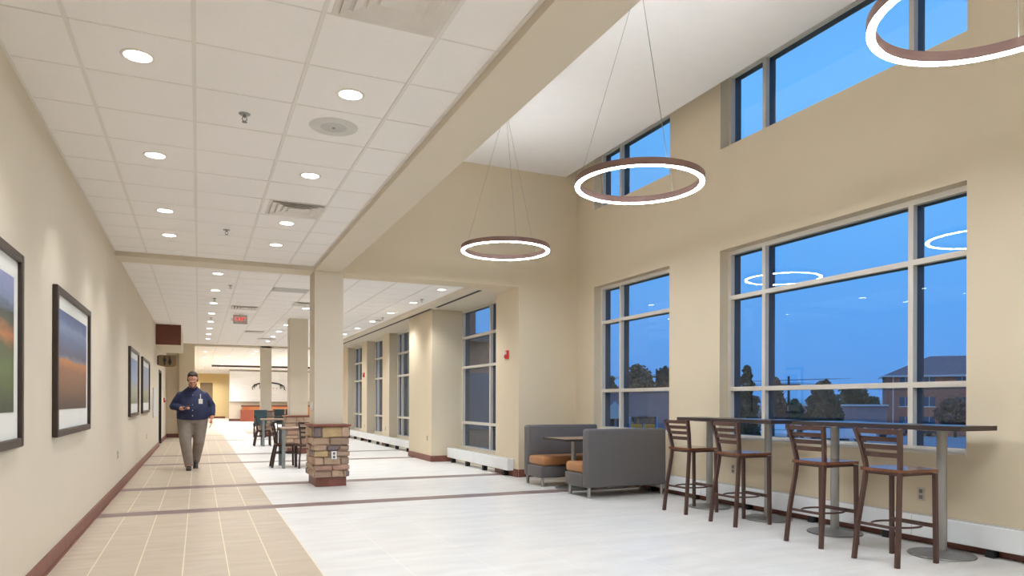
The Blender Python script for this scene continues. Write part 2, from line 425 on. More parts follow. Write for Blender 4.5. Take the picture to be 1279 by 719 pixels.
d = MB(); d.box((.1, 56.1, 0), (.95, 56.16, 2.62)); struct(d, 'door_2', mat('brown_door', srgb(120, 100, 70), .6), 'plain brown door in the far room', 'door')  # door leaf in one even brown

# baseboards
def board(mb, lo, hi): mb.box(lo, hi, .006, 1)
b = MB(); board(b, (XL, YB, 0), (XL+.018, 22.1, .13)); board(b, (XL, 23.55, 0), (XL+.018, YE+.2, .13)); b.box((XL+.018, YB, 0), (XL+.028, 22.1, .02))
struct(b, 'baseboard_left', M['base'], 'reddish brown tile base along the left wall', 'baseboard')
b = MB(); board(b, (XR-.018, YB, 0), (XR, YW, .13)); board(b, (X2, YW-.018, 0), (XR, YW, .13))
struct(b, 'baseboard_right', M['base'], 'dark reddish base behind the low white heaters', 'baseboard')
b = MB()
for a, e in segs: board(b, (X2-.018, a, 0), (X2, e, .13))
board(b, (X2-.018, YW, 0), (X2, YW+.2, .13)); board(b, (4.482, 14.182, 0), (X2, 14.2, .13)); board(b, (4.482, 14.2, 0), (4.5, 15.95, .13))
struct(b, 'baseboard_corridor', M['base'], 'reddish base around the corridor piers', 'baseboard')
b = MB(); board(b, (XL, YE+.182, 0), (-.62, YE+.2, .13)); board(b, (-.638, YE-.018, 0), (-.13, YE, .13)); board(b, (-2.2, 55.98, 0), (1.8, 56, .15)); board(b, (1.76, 47.98, 0), (9.2, 48, .15))
struct(b, 'baseboard_end', M['base'], 'reddish base along the far end walls', 'baseboard')
# door in left wall
d = thing('door_1', 'dark framed door in the left wall under the restroom sign', 'door', (XL, 22.8, 0), kind='structure')
q = MB(); q.box((-.1, -.65, 0), (.012, -.58, 2.16)); q.box((-.1, .63, 0), (.012, .7, 2.16)); q.box((-.1, -.65, 2.09), (.012, .7, 2.16)); q.build('door_frame', M['black'], d)
q = MB(); q.box((-.1, -.58, 0.005), (-.05, .63, 2.09)); lf = q.build('door_leaf', M['dark_wood'], d)
q = MB(); q.tube([(-.05, -.48, 1), (-.0, -.48, 1), (-.0, -.36, 1)], .011, 8); q.build('door_handle', M['steel'], lf)

# ------------------------------------------------------------------ windows
def window(n, label, y0, y1, z0, z1, mull, rails, xf=6.185, sill=True):
    t = thing('window_%d' % n, label, 'window', (xf, y0, 0), kind='structure')
    W = y1-y0
    def bars(d0, d1, hw, m, name):
        q = MB()
        q.box((d0, 0, z0), (d1, 2*hw, z1)); q.box((d0, W-2*hw, z0), (d1, W, z1))
        q.box((d0, 2*hw, z0), (d1, W-2*hw, z0+2*hw)); q.box((d0, 2*hw, z1-2*hw), (d1, W-2*hw, z1))
        for y in mull: q.box((d0, y-y0-hw, z0+2*hw), (d1, y-y0+hw, z1-2*hw))
        cuts = [2*hw]+[v for y in sorted(mull) for v in (y-y0-hw, y-y0+hw)]+[W-2*hw]
        for z in rails:
            for i in range(0, len(cuts), 2): q.box((d0, cuts[i], z-hw), (d1, cuts[i+1], z+hw))
        return q.build(name, m, t)
    bars(0, .058, .026, M['frame'], 'frame'); bars(.064, .155, .027, M['navy'], 'outer_frame')
    q = MB(); q.box((.0585, .01, z0+.01), (.0635, W-.01, z1-.01)); q.build('glass_pane', M['glass'], t)
    if sill:
        q = MB(); q.box((-(xf-XR)-.012, 0.002, z0), (0, W-.002, z0+.03), .004, 1); q.build('sill', M['frame'], t)
    return t
window(1, 'far lounge window behind the grey booths', 8.09, 10.148, .815, 3.2, [9.56], [2.605, 1.465])
window(2, 'wide lounge window behind the high bar tables', 3.91, 7.045, .815, 3.2, [6.43, 4.53], [2.605, 1.445])
window(3, 'far clerestory window above the booth window', 8.09, 10.148, ZU0, ZU1, [9.56], [], sill=False)
window(4, 'wide near clerestory window above the bar tables', 3.91, 7.045, ZU0, ZU1, [6.43, 4.53], [], sill=False)
RL = [2.63, 2.0, .83]
window(5, 'tall corridor window next to the lounge corner', 11.75, 14.2, .28, ZB, [12.62], RL, XG-.04, False)
window(6, 'tall corridor window half hidden behind the wide pier', 15.95, 16.65, .28, ZB, [], RL, XG-.04, False)
window(7, 'tall corridor window, second from the wide pier', 17.5, 19.56, .28, ZB, [19.1], RL, XG-.04, False)
window(8, 'tall corridor window, third from the wide pier', 20.37, 22.44, .28, ZB, [22.0], RL, XG-.04, False)
window(9, 'farthest tall corridor window seen right of the stone column', 23.22, 25.6, .28, ZB, [24.9], RL, XG-.04, False)

# ------------------------------------------------------------------ stone-footed columns
def pier(label, x, y, w, d, sh, seed, hcap=.93):
    """footing centre x,y; w,d footing size; sh = shaft (x0,x1,y0,y1) in world"""
    rnd = random.Random(seed)
    t = thing('stone_column', label, 'column', (x, y, 0))
    q = MB(); q.box((-w/2+.035, -d/2+.035, 0), (w/2-.035, d/2-.035, .135), .006, 1); q.build('base', M['base'], t)
    q = MB(); q.box((-w/2+.03, -d/2+.03, .135), (w/2-.03, d/2-.03, hcap-.035)); core = q.build('core', M['mortar'], t)
    q = MB()
    z = .137; H = hcap-.035-z; n = 7; hs = [rnd.uniform(.62, 1.35) for _ in range(n)]; k = H/sum(hs)
    for h in hs:
        h *= k
        for side in range(4):
            L = w if side % 2 == 0 else d; a = -L/2
            off = rnd.uniform(.1, .3)
            first = True
            while a < L/2-.01:
                ln = rnd.uniform(.17, .3) if not first else off; first = False
                e = min(L/2, a+ln)
                if L/2-e < .07: e = L/2
                pr = rnd.uniform(.002, .024); g_ = .0035
                D = (d if side % 2 == 0 else w)/2
                lo, hi = Vector((a+g_, -D-.012+.02-pr, z+g_)), Vector((e-g_, -D+.06, z+h-g_))
                g = bmesh.ops.create_cube(q.bm, size=1, matrix=Matrix.Rotation(side*PI/2, 4, 'Z') @ Matrix.Translation((lo+hi)/2) @ Matrix.Diagonal((*(hi-lo), 1)))
                es = {ed for v in g['verts'] for ed in v.link_edges}
                bv = bmesh.ops.bevel(q.bm, geom=list(es), offset=min(.012, (h-2*g_)*.18), segments=2, affect='EDGES')
                for v in bv['verts']: v.co += Vector((rnd.uniform(-1, 1), rnd.uniform(-1, 1), rnd.uniform(-1, 1)))*.006
                a = e
        z += h
    q.build('stone_cladding', M['stone'], t)
    q = MB(); q.box((-w/2-.025, -d/2-.025, hcap-.035), (w/2+.025, d/2+.025, hcap), .008, 2); q.build('cap', M['cap'], t)
    q = MB(); q.box((sh[0]-x, sh[2]-y, hcap), (sh[1]-x, sh[3]-y, sh[4]), .004, 1); q.build('shaft', M['tan_light'], t)
    return t
pier('near beige column on a stone-clad foot beside the walkway', 1.815, 11.03, .52, .8, (1.575, 2.0, 10.73, 11.21, ZB), 4)
pier('middle beige column on a stone foot behind the cafe table', 2.225, 17.9, .6, .6, (2.01, 2.44, 17.65, 18.1, ZC), 8)
pier('farthest beige column on a stone foot, under the far beam', 2.275, 27.25, .52, .5, (2.07, 2.44, 27.0, 27.4, ZC), 15)
q = MB(); q.box((1.548, 10.82, 1.13), (1.575, 10.95, 1.26), .006, 2)
wb = tag(q.build('wall_box', M['white'], smooth='auto'), 'small white box fixed to the left face of near column', 'wall box')
def outlet(label, loc, axis, w=.075, h=.12, m=None, grp=None):
    """plate on a wall; axis is the outward normal"""
    t = thing('wall_outlet', label, 'outlet', loc, group=grp)
    q = MB(); a = Vector(axis); u = Vector((-a.y, a.x, 0))
    M3 = Matrix((u, a, Vector((0, 0, 1)))).transposed().to_4x4()
    q.box((-w/2, 0, -h/2), (w/2, .006, h/2), .002, 1, M3); q.build('plate', m or M['plate'], t)
    q = MB()
    for z in (-.026, .026): q.box((-.017, .005, z-.018), (.017, .0085, z+.018), .004, 1, M3)
    q.build('socket', M['plate_grey'], t)
    return t
outlet('white outlet plate set in front of the near stone column foot', (1.845, 10.60, .47), (0, -1, 0), m=M['white'])
outlet('outlet on the right wall below the bar tables, nearer one', (XR, 4.32, .44), (-1, 0, 0))
outlet('outlet on the right wall behind the third-nearest bar stool', (XR, 6.79, .45), (-1, 0, 0))
outlet('outlet low on the left face of the wide corridor pier', (4.5, 14.5, .49), (-1, 0, 0))
outlet('outlet low on the slim pier nearest the wide pier', (X2, 16.98, .47), (-1, 0, 0))
outlet('outlet low on the middle slim corridor pier', (X2, 19.98, .49), (-1, 0, 0))
outlet('outlet low on the farthest slim corridor pier', (X2, 22.75, .48), (-1, 0, 0))
outlet('outlet low on left wall between second picture and third picture', (XL, 11.15, .52), (1, 0, 0))
outlet('outlet low on left wall below the fourth picture', (XL, 17.1, .5), (1, 0, 0))
q = MB(); q.box((XL+.003, 19.3, .86), (XL+.022, 20.5, 1.6), .004, 1)
tag(q.build('notice_board', mat('pale_board', srgb(196, 200, 200), .5)), 'pale blank board on left wall before the dark door', 'board')

# ------------------------------------------------------------------ fire alarms
def strobe(label, loc, axis=(-1, 0, 0)):
    t = thing('fire_alarm', label, 'fire alarm', loc)
    a = Vector(axis); u = Vector((-a.y, a.x, 0)); M3 = Matrix((u, a, Vector((0, 0, 1)))).transposed().to_4x4()
    q = MB(); q.box((-.06, 0, -.075), (.06, .035, .075), .01, 2, M3); q.build('housing', M['red'], t)
    q = MB(); q.box((-.03, .03, .0), (.03, .075, .055), .012, 2, M3); q.build('strobe_lens', mat('strobe_lens', srgb(226, 214, 210), .2), t)
    q = MB(); q.box((-.04, .03, -.06), (.04, .055, -.015), .006, 2, M3); q.build('horn', M['red'], t)
    return t
strobe('red fire alarm beside the corridor window nearest the lounge', (X2, 11.22, 2.1))
strobe('small distant red fire alarm on the farthest slim pier', (X2, 22.84, 2.14))
strobe('red fire alarm pull by the dark door at the left', (XL, 25.2, 1.3), (1, 0, 0))

# ------------------------------------------------------------------ baseboard heaters
def heater(label, x, y0, y1, feet, z0=.07, z1=.262, d=.12, ends=True):
    t = thing('baseboard_heater', label, 'heater', (x, (y0+y1)/2, 0)); h = (y1-y0)/2
    q = MB(); q.box((-d, -h, z0), (-.005, h, z1), .008, 2); q.build('cover', M['white'], t)
    q = MB(); q.box((-d*.85, -h+.05, z1-.002), (-d*.35, h-.05, z1+.004)); q.build('top_grille', M['grille'], t)
    n = round((y1-y0)/1.5)
    for k in range(1, n):
        yy = -h+2*h*k/n; q = MB(); q.box((-d-.0015, yy-.002, z0+.004), (-d+.003, yy+.002, z1-.004)); q.build('seam', M['grille'], t)
    for y in feet:
        yy = y-(y0+y1)/2
        q = MB(); q.box((-d+.015, yy-.035, 0), (-.03, yy+.035, z0), .004, 1); q.build('foot', M['black'], t)
    return t
heater('long low white heater along right wall under the bar tables', XR, -3, 8.72, [-2.6, -1.5, -.5, .5, 1.6, 2.65, 3.65, 4.61, 5.5, 6.46, 7.42, 8.4])
heater('short low white heater under the corridor window nearest lounge', X2, 10.92, 14.1, [11.15, 12.1, 13.0, 13.85], .1, .3, .13)
heater('long low white heater under the far corridor windows', X2, 16.0, 26.2, [16.2, 17.3, 18.4, 19.5, 20.6, 21.7, 22.8, 23.9, 25.0, 26.0], .1, .28, .13)

# ------------------------------------------------------------------ framed pictures
def picture(label, y0, y1, z0, z1, m):
    t = thing('framed_picture', label, 'picture', (XL, (y0+y1)/2, (z0+z1)/2), group='framed prints on the left wall')
    h, v = (y1-y0)/2, (z1-z0)/2; fw = .055
    q = MB(); q.box((0, -h, -v), (.04, -h+fw, v), .006, 1); q.box((0, h-fw, -v), (.04, h, v), .006, 1); q.box((0, -h+fw, -v), (.04, h-fw, -v+fw), .006, 1); q.box((0, -h+fw, v-fw), (.04, h-fw, v), .006, 1)
    q.build('frame', M['pframe'], t)
    q = MB(); q.box((.004, -h+fw, -v+fw), (.015, h-fw, v-fw)); q.build('mat_board', M['mat_board'], t)
    q = MB(); q.box((.0155, -h+fw+.11, -v+fw+.16), (.018, h-fw-.11, v-fw-.11)); q.build('print', m, t)
    return t
picture('nearest large framed print, cut off by the left frame edge', 3.4, 5.215, .985, 2.17, picmat('print_meadow', [(0, srgb(40, 58, 36)), (.3, srgb(92, 116, 56)), (.47, srgb(70, 86, 48)), (.56, srgb(206, 126, 60)), (.68, srgb(60, 70, 48)), (.74, srgb(38, 52, 44)), (.8, srgb(120, 140, 178)), (1, srgb(144, 152, 200))], .1, 5))
picture('second framed print, dark storm sky over an orange field', 6.36, 8.175, .985, 2.17, picmat('print_storm', [(0, srgb(70, 56, 48)), (.2, srgb(124, 84, 58)), (.4, srgb(150, 92, 54)), (.5, srgb(206, 128, 60)), (.53, srgb(120, 120, 140)), (.57, srgb(50, 66, 104)), (.74, srgb(84, 112, 164)), (.84, srgb(130, 152, 190)), (.9, srgb(72, 104, 160)), (1, srgb(54, 84, 140))], .05, 5))
picture('third framed print, pale blue sky over soft green land', 12.72, 14.48, 1.01, 2.15, picmat('print_lake', [(0, srgb(120, 130, 96)), (.35, srgb(170, 180, 160)), (.5, srgb(150, 176, 206)), (1, srgb(104, 140, 196))], .1))
picture('fourth framed print, farthest along the left wall, hazy hills', 15.45, 17.6, 1.02, 2.14, picmat('print_hills', [(0, srgb(110, 120, 92)), (.3, srgb(150, 150, 120)), (.45, srgb(140, 156, 180)), (1, srgb(124, 150, 190))], .1))

# ------------------------------------------------------------------ bulkhead and restroom sign
t = thing('ceiling_bulkhead', 'reddish brown boxed bulkhead under the ceiling at left', 'bulkhead', (XL, 22.2, 2.75), kind='structure')
q = MB(); q.box((0, -1.65, .0), (.59, 1.75, ZC-2.75)); q.build('box', M['tan_light'], t)
q = MB(); q.box((0, -1.67, .0), (.6, -1.65, ZC-2.75)); q.build('face_panel', M['redbrown'], t)
t = thing('restroom_sign', 'brown restroom flag sign sticking out from the left wall', 'sign', (XL, 21.3, 2.2))
q = MB(); q.prism([(.03, .04), (.2, 0), (.4, .0), (.47, .04), (.47, .32), (.03, .32)], -.03, .03, 'y'); q.build('sign_panel', mat('sign_brown', srgb(126, 104, 72), .5), t)
q = MB(); q.box((0, -.035, .05), (.03, .035, .3)); q.build('wall_bracket', M['black'], t)
for i, xx in enumerate((.18, .31)):
    q = MB(); q.ell((xx, -.034, .265), (.022, .006, .022), sub=2)
    if i == 0: q.prism([(xx-.038, .14), (xx-.038, .235), (xx+.038, .235), (xx+.038, .14), (xx+.022, .14), (xx+.02, .05), (xx-.02, .05), (xx-.022, .14)], -.038, -.03, 'y')
    else: q.prism([(xx-.02, .05), (xx-.022, .1), (xx-.045, .1), (xx-.018, .235), (xx+.018, .235), (xx+.045, .1), (xx+.022, .1), (xx+.02, .05)], -.038, -.03, 'y')
    q.build(('man_symbol', 'woman_symbol')[i], M['letter'], t)

# ------------------------------------------------------------------ exit sign
t = thing('exit_sign', 'lit EXIT sign hanging from the corridor ceiling', 'exit sign', (.875, 17.3, ZC))
q = MB(); q.box((-.15, -.03, -.235), (.15, .03, -.03), .006, 2); q.build('housing', M['exit_face'], t)
q = MB(); q.cyl((0, 0, -.035), (0, 0, 0), .02); q.lathe([(0, -.004), (.06, -.004), (.06, 0), (0, 0)]); q.build('canopy', M['trim'], t)
q = MB(); q.tube([(-.15, 0, -.14), (-.2, 0, -.14)], .03, 10); q.build('lamp_head', M['trim'], t)
text('exit_letters', 'EXIT', .125, M['exit_red'], t, (0, -.033, -.13), (PI/2, 0, 0), .002)

# ------------------------------------------------------------------ ceiling fittings
SPOTS = []
def downlight_proto():
    t = thing('downlight', '', 'downlight', (0, 0, ZC), group='recessed ceiling downlights')
    q = MB(); q.lathe([(.072, -.001), (.078, -.006), (.09, -.005), (.094, 0), (.094, .001), (.072, .001)], closed=True); q.build('trim_ring', M['trim'], t, smooth=True)
    q = MB(); q.lathe([(0, -.0015), (.074, -.0015), (.074, .0005), (0, .0005)]); q.build('lens', M['lens'], t)
    return t
dl0 = downlight_proto(); first = [True]
ordn = ['nearest', 'second', 'third', 'fourth', 'fifth', 'sixth', 'seventh', 'eighth', 'ninth', 'tenth', 'eleventh', 'twelfth']
def downlight(x, y, label, power=85, size=104, blend=.9):
    if first[0]: o = dl0; o.location = (x, y, ZC); o['label'] = label; first[0] = False
    else: o = dup(dl0, (x, y, ZC), 0, label)
    if power:
        l = bpy.data.lights.new('lamp', 'SPOT'); l.energy = power; l.spot_size = R(size); l.spot_blend = blend; l.shadow_soft_size = .07; l.color = (.97, .985, 1)
        lo = bpy.data.objects.new('lamp', l); COL.objects.link(lo); lo.location = (x, y, ZC-.02)
    return o
PW = 76
for i, y in enumerate((4.63, 6.44, 8.27, 9.47)):
    downlight(-.33, y, '%s downlight of the left row in the near tiled ceiling' % ordn[i], PW)
    downlight(.905, y, '%s downlight of the right row in the near tiled ceiling' % ordn[i], PW)
for y in (2.8, .97, -.86, -2.7):                     # unseen lamps overhead and behind the viewer, added to light the room
    for x, s_ in ((-.33, 'left'), (.905, 'right')): downlight(x, y, 'unseen downlight added in line with the %s row, %.1f m off' % (s_, abs(y)), PW)
for i, y in enumerate((12.0, 13.82, 15.65, 17.5, 19.3, 21.15, 22.95, 24.75)):
    downlight(.275, y, '%s downlight of the left row in the corridor ceiling' % ordn[i], PW*1.6, 128)
    if i != 3: downlight(2.115, y+.02, '%s downlight of the middle row in the corridor ceiling' % ordn[i], PW*1.6, 128)
    downlight(3.985, y, '%s downlight of the window row in the corridor ceiling' % ordn[i], PW*1.6, 128)
for x, ys_, nm in ((-1.0, (33, 38, 43, 48, 52, 55), 'leftmost'), (.24, (28.1, 31.2, 35.0, 39, 43, 47, 51, 54.6), 'second left'), (1.19, (33.84, 36.3, 38.26, 42, 46.5, 50.5, 54.6), 'inner left'), (2.1, (27.82, 29.95, 31.43), 'short middle'), (2.4, (33.8, 36.2, 38.84, 40.8, 44), 'third'), (3.65, (33.8, 36.28, 39, 42, 45), 'fourth'), (5.5, (31, 34, 37, 40, 44), 'fifth'), (7.5, (31, 35, 39, 44), 'rightmost')):  # deepest lamps of the left rows are added to brighten the far wall
    for i, y in enumerate(ys_): downlight(x, y, '%s downlight of the %s row in the bright far room' % (ordn[i], nm), 200, 150)

def sprinkler(x, y, label):
    t = thing('sprinkler_head', label, 'sprinkler', (x, y, ZC), group='ceiling sprinklers')
    q = MB(); q.lathe([(0, -.003), (.035, -.006), (.04, 0), (0, .001)], seg=20); q.build('escutcheon', M['steel'], t, smooth=True)
    q = MB(); q.cyl((0, 0, -.005), (0, 0, -.025), .011, .008, 10)
    q.tube([(-.012, 0, -.02), (-.016, 0, -.04), (0, 0, -.055)], .003, 6); q.tube([(.012, 0, -.02), (.016, 0, -.04), (0, 0, -.055)], .003, 6); q.build('frame', M['grey_paint'], t)
    q = MB(); q.lathe([(0, -.055), (.018, -.056), (.018, -.059), (0, -.059)], seg=16); q.build('deflector', M['grey_paint'], t)
    return t
sprinkler(.289, 5.25, 'sprinkler in the near tiled ceiling, nearest the viewer')
sprinkler(.295, 8.89, 'sprinkler in the near tiled ceiling close to the cross beam')
sprinkler(.5, 13.1, 'sprinkler in the corridor ceiling just behind cross beam')
sprinkler(.28, 14.9, 'sprinkler between left row downlights of the corridor ceiling')
sprinkler(.27, 18.4, 'farther sprinkler between left row downlights of the corridor')
sprinkler(4.0, 13.28, 'sprinkler beside the window row of corridor downlights')
sprinkler(4.03, 16.6, 'farther sprinkler near the window row of corridor downlights')
# speaker
t = thing('ceiling_speaker', 'round white grille speaker in the near tiled ceiling', 'speaker', (.9, 5.226, ZC))
q = MB(); q.lathe([(0, -.004), (.1, -.006), (.165, -.006), (.175, 0), (0, .001)], seg=48); q.build('grille', mat('speaker_grille', srgb(204, 204, 198), .7), t, smooth='auto')
q = MB(); q.lathe([(0, -.0085), (.085, -.0085), (.095, -.005), (0, -.004)], seg=40); q.build('centre_disc', mat('speaker_centre', srgb(186, 186, 182), .7), t)
q = MB(); q.cyl((0, 0, -.008), (0, 0, -.014), .012, .008, 12); q.build('screw', M['grey_paint'], t)
q = MB(); q.lathe([(0, -.02), (.07, -.02), (.075, 0), (0, .001)], seg=32)
ob = q.build('smoke_detector', M['grille'], smooth='auto'); ob.location = (4.06, 17.2, ZC); tag(ob, 'round smoke detector between window row downlights of the corridor', 'smoke detector')
# four-way diffusers
def vent(x, y, label, w=.575, d=.575):
    t = thing('ceiling_vent', label, 'air vent', (x, y, ZC), group='ceiling air vents')
    q = MB()
    def fr(a, b, z0, z1, k):           # sloping square ring
        pts = [(a, z0), (b, z1)]
        for i in range(4):
            c0, s0 = [(1, 1), (-1, 1), (-1, -1), (1, -1)][i], [(1, 1), (-1, 1), (-1, -1), (1, -1)][(i+1) % 4]
            vs = [Vector((c0[0]*a*w, c0[1]*a*d, z0)), Vector((s0[0]*a*w, s0[1]*a*d, z0)), Vector((s0[0]*b*w, s0[1]*b*d, z1)), Vector((c0[0]*b*w, c0[1]*b*d, z1))]
            lo = [q.bm.verts.new(v) for v in vs]; hi = [q.bm.verts.new(v+Vector((0, 0, .004))) for v in vs]
            q.bm.faces.new(lo); q.bm.faces.new(hi[::-1])
            for j in range(4): q.bm.faces.new((lo[j], hi[j], hi[(j+1) % 4], lo[(j+1) % 4]))
    fr(.5, .44, -.004, -.004, 0)
    for a in (.44, .34, .24): fr(a, a-.085, -.018, .006 - .004, 0)
    q.box((-.14*w, -.14*d, -.014), (.14*w, .14*d, -.009))
    q.build('louvres', M['vent'], t)
    q = MB(); q.box((-.45*w, -.45*d, -.001), (.45*w, .45*d, .001)); q.build('throat', M['dark'] if 'slot' in label else M['vent'], t)
    return t
vent(.91, 3.42, 'large square air vent at the top edge of the near ceiling')
vent(.93, 7.64, 'small square air vent in the near ceiling close to cross beam')
q = MB(); q.box((-.16, .262, -.0055), (.12, .285, -.003))
q.build('open_slot', M['dark'], [o for o in bpy.data.objects if o.get('label', '').startswith('small square air vent')][0])
vent(.9, 16.1, 'small air vent with dark slot in front of the EXIT sign')
vent(1.46, 21.55, 'small air vent with dark slot beyond the EXIT sign')
vent(2.05, 14.97, 'small air vent in the corridor partly behind the near column')
vent(2.0, 23.86, 'small air vent before the far beam of the corridor')
q = MB(); q.box((1.2, 13.0, ZC-.006), (1.83, 13.45, ZC+.001)); tag(q.build('return_grille', M['grille']), 'flat grey return grille in the corridor ceiling', 'grille')
q = MB(); q.box((.66, 42.2, 3.19), (9.0, 42.5, ZC+.001)); tag(q.build('ceiling_fascia', M['dark_wood']), 'dark brown fascia strip along the far room ceiling', 'fascia', kind='structure')

# ------------------------------------------------------------------ ring pendants
def ring(label, x, y, z, D=1.193):
    t = thing('ring_pendant', label, 'pendant light', (x, y, z), group='ring pendant lights in the lounge')
    Ro, Ri = D/2, D/2-.047
    q = MB(); q.lathe([(Ro, 0), (Ro, .062), (Ro-.005, .062), (Ro-.005, .042), (Ri+.005, .042), (Ri+.005, .062), (Ri, .062), (Ri, 0)], seg=96, closed=True); rg = q.build('ring_body', M['bronze'], t, smooth='auto')
    q = MB(); q.lathe([(Ro-.004, -.001), (Ro-.006, -.007), (Ri+.006, -.007), (Ri+.004, -.001)], seg=96, closed=True); q.build('light_diffuser', M['led'], t, smooth=True)
    q = MB(); q.lathe([(Ro-.007, .0425), (Ro-.009, .046), (Ri+.009, .046), (Ri+.007, .0425)], seg=96, closed=True); q.build('added_up_strip', M['up_fill'], t, smooth=True)  # glowing strip added on the hidden ring top, brightens ceiling and upper walls
    for k in range(3):
        a = R(140+120*k)
        q = MB(); q.tube([((Ro-.021)*math.cos(a), (Ro-.021)*math.sin(a), .044), (.02*math.cos(a), .02*math.sin(a), ZH-z-.02)], .0017, 6); q.build('cable', M['grey_paint'], t)
    q = MB(); q.lathe([(0, ZH-z-.03), (.06, ZH-z-.03), (.065, ZH-z), (0, ZH-z)], seg=24); q.build('canopy', M['gyp'], t)
    return t
ring('farthest ring pendant, smallest of the three, before the end wall', 3.769, 8.644, 3.303)
ring('middle ring pendant hanging before the far clerestory window', 3.745, 5.477, 3.292)
ring('nearest ring pendant, cut off by the top right corner', 3.741, 2.274, 3.297)
ring('unseen ring pendant added behind the viewer for its light', 3.741, -.9, 3.297)  # out of view, added to light the lounge from behind

# ------------------------------------------------------------------ bar tables and stools
def bar_table(label, y0, y1, posts):
    t = thing('bar_table', label, 'bar table', (5.69, (y0+y1)/2, 0), group='bar tables along the window')
    h = (y1-y0)/2
    q = MB(); q.box((-.235, -h, 1.052), (.235, h, 1.088)); tp = q.build('tabletop', M['top_dark'], t)
    e = MB(); e.box((-.238, -h-.002, 1.05), (-.235, h+.002, 1.089)); e.box((-.235, -h-.003, 1.05), (.235, -h, 1.089)); e.box((-.235, h, 1.05), (.235, h+.001, 1.089)); e.build('edge_band', M['edge_dark'], tp)
    for y in posts:
        yy = y-(y0+y1)/2
        q = MB(); q.cyl((0, yy, .03), (0, yy, 1.045), .04, seg=24); q.box((-.14, yy-.14, 1.042), (.14, yy+.14, 1.052)); q.build('post', M['steel'], t, smooth='auto')
        q = MB(); q.lathe([(0, 0), (.25, 0), (.255, .006), (.25, .014), (.12, .03), (.06, .045), (0, .045)], (0, yy, 0), seg=48); q.build('base_plate', M['plate_metal'], t, smooth='auto')
    return t
bar_table('near high bar table with dark top, right of the frame', 3.58, 5.27, (3.88, 4.96))
bar_table('far high bar table with dark top, closer to the booths', 5.56, 7.13, (5.84, 6.8))

def chair_proto(name, label, cat, group, sh, bh, lm, sm_, foot, w=.2, dep=.45, thick=.015):
    """ladder-back seat facing +x, origin at floor centre"""
    t = thing(name, label, cat, group=group)
    k = thick
    xb = -dep/2; xf = dep/2
    for s in (-1, 1):
        # back leg and back upright in one bent bar
        q = MB(); q.tube([(xb, s*w*.97, 0), (xb+.03, s*(w-.018), sh*.4), (xb+.075, s*(w-.045), sh*.85), (xb+.085, s*(w-.048), sh), (xb+.06, s*(w-.03), sh+(bh-sh)*.5), (xb+.015, s*w, bh)], (k*1.25, k*.85), flat='rect', upv=(1, 0, 0)); q.build('back_leg', lm, t)
        q = MB(); q.tube([(xf, s*w*.97, 0), (xf-.012, s*w*.95, sh-.04)], (k, k), flat='rect', upv=(1, 0, 0)); q.build('front_leg', lm, t)
    # seat: shaped plank
    pts = []
    for a in range(0, 13):
        u = -1+2*a/12; pts.append((xf+.03-.035*u*u, u*(w+.015)))
    pts = pts[::-1]+[(xb+.06, -(w-.015)), (xb+.06, w-.015)]
    q = MB(); q.prism(pts, sh-.03, sh-.004, 'z')
    st = q.build('seat', sm_, t)
    q = MB(); q.box((xb+.1, -w+.03, sh-.055), (xf-.02, -w+.05, sh-.03)); q.box((xb+.1, w-.05, sh-.055), (xf-.02, w-.03, sh-.03)); q.box((xf-.03, -w+.03, sh-.055), (xf-.01, w-.03, sh-.03)); q.box((xb+.075, -w+.05, sh-.055), (xb+.1, w-.05, sh-.03)); q.build('seat_frame', lm, t)
    n = 4; H = bh-sh
    for i in range(n):
        z = bh-.022-i*(H-.06)/n*.98
        fr = (z-sh)/H
        x = xb+.085+(.015-.085)*max(0, fr) + (0.012 if .2 < fr < .8 else 0)
        ww = (w-.048)+(.048)*fr
        q = MB(); q.tube([(x, -ww, z), (x-.016, -ww*.5, z), (x-.022, 0, z), (x-.016, ww*.5, z), (x, ww, z)], (.019, .006), flat='rect', upv=(0, 0, 1)); q.build('back_slat', lm, t)
    if foot == 'ring':
        z = sh*.39
        q = MB(); q.tube([(xb*.78+.0+(xf*.97-xb*.78)/2+(xf-.015-xb*.78)/2*math.cos(a), (w-.03)*1.0*math.sin(a), z) for a in [2*PI*i/32 for i in range(32)]], .0085, 8, closed=True); q.build('foot_ring', lm, t, smooth=True)
        q = MB(); q.box((xf-.02, -w*.93, z-.013), (xf-.008, w*.93, z+.02)); q.build('stretcher', lm, t)
        q = MB(); q.box((xb+.035, -w*.93, z-.01), (xb+.047, w*.93, z+.012)); q.build('stretcher', lm, t)
    else:
        z = sh*.6
        for s in (-1, 1):
            q = MB(); q.box((xb+.04, s*(w*.93)-.008, z-.012), (xf-.01, s*(w*.93)+.008, z+.012)); q.build('stretcher', lm, t)
    return t
G = 'bar stools at the high tables'
st0 = chair_proto('bar_stool', 'bar stool nearest the viewer, at right end of the row', 'bar stool', G, .755, 1.07, M['brown_metal'], M['seatwood'], 'ring')
st0.location = (5.13, 3.89, 0)
for x, y, l, rz in ((5.17, 4.655, 'second bar stool from the right end of the row', .02), (5.225, 5.765, 'third bar stool from the right end of the row', -.02), (5.255, 6.62, 'farthest bar stool, next to the grey booth', .03)):
    dup(st0, (x, y, 0), rz, l)

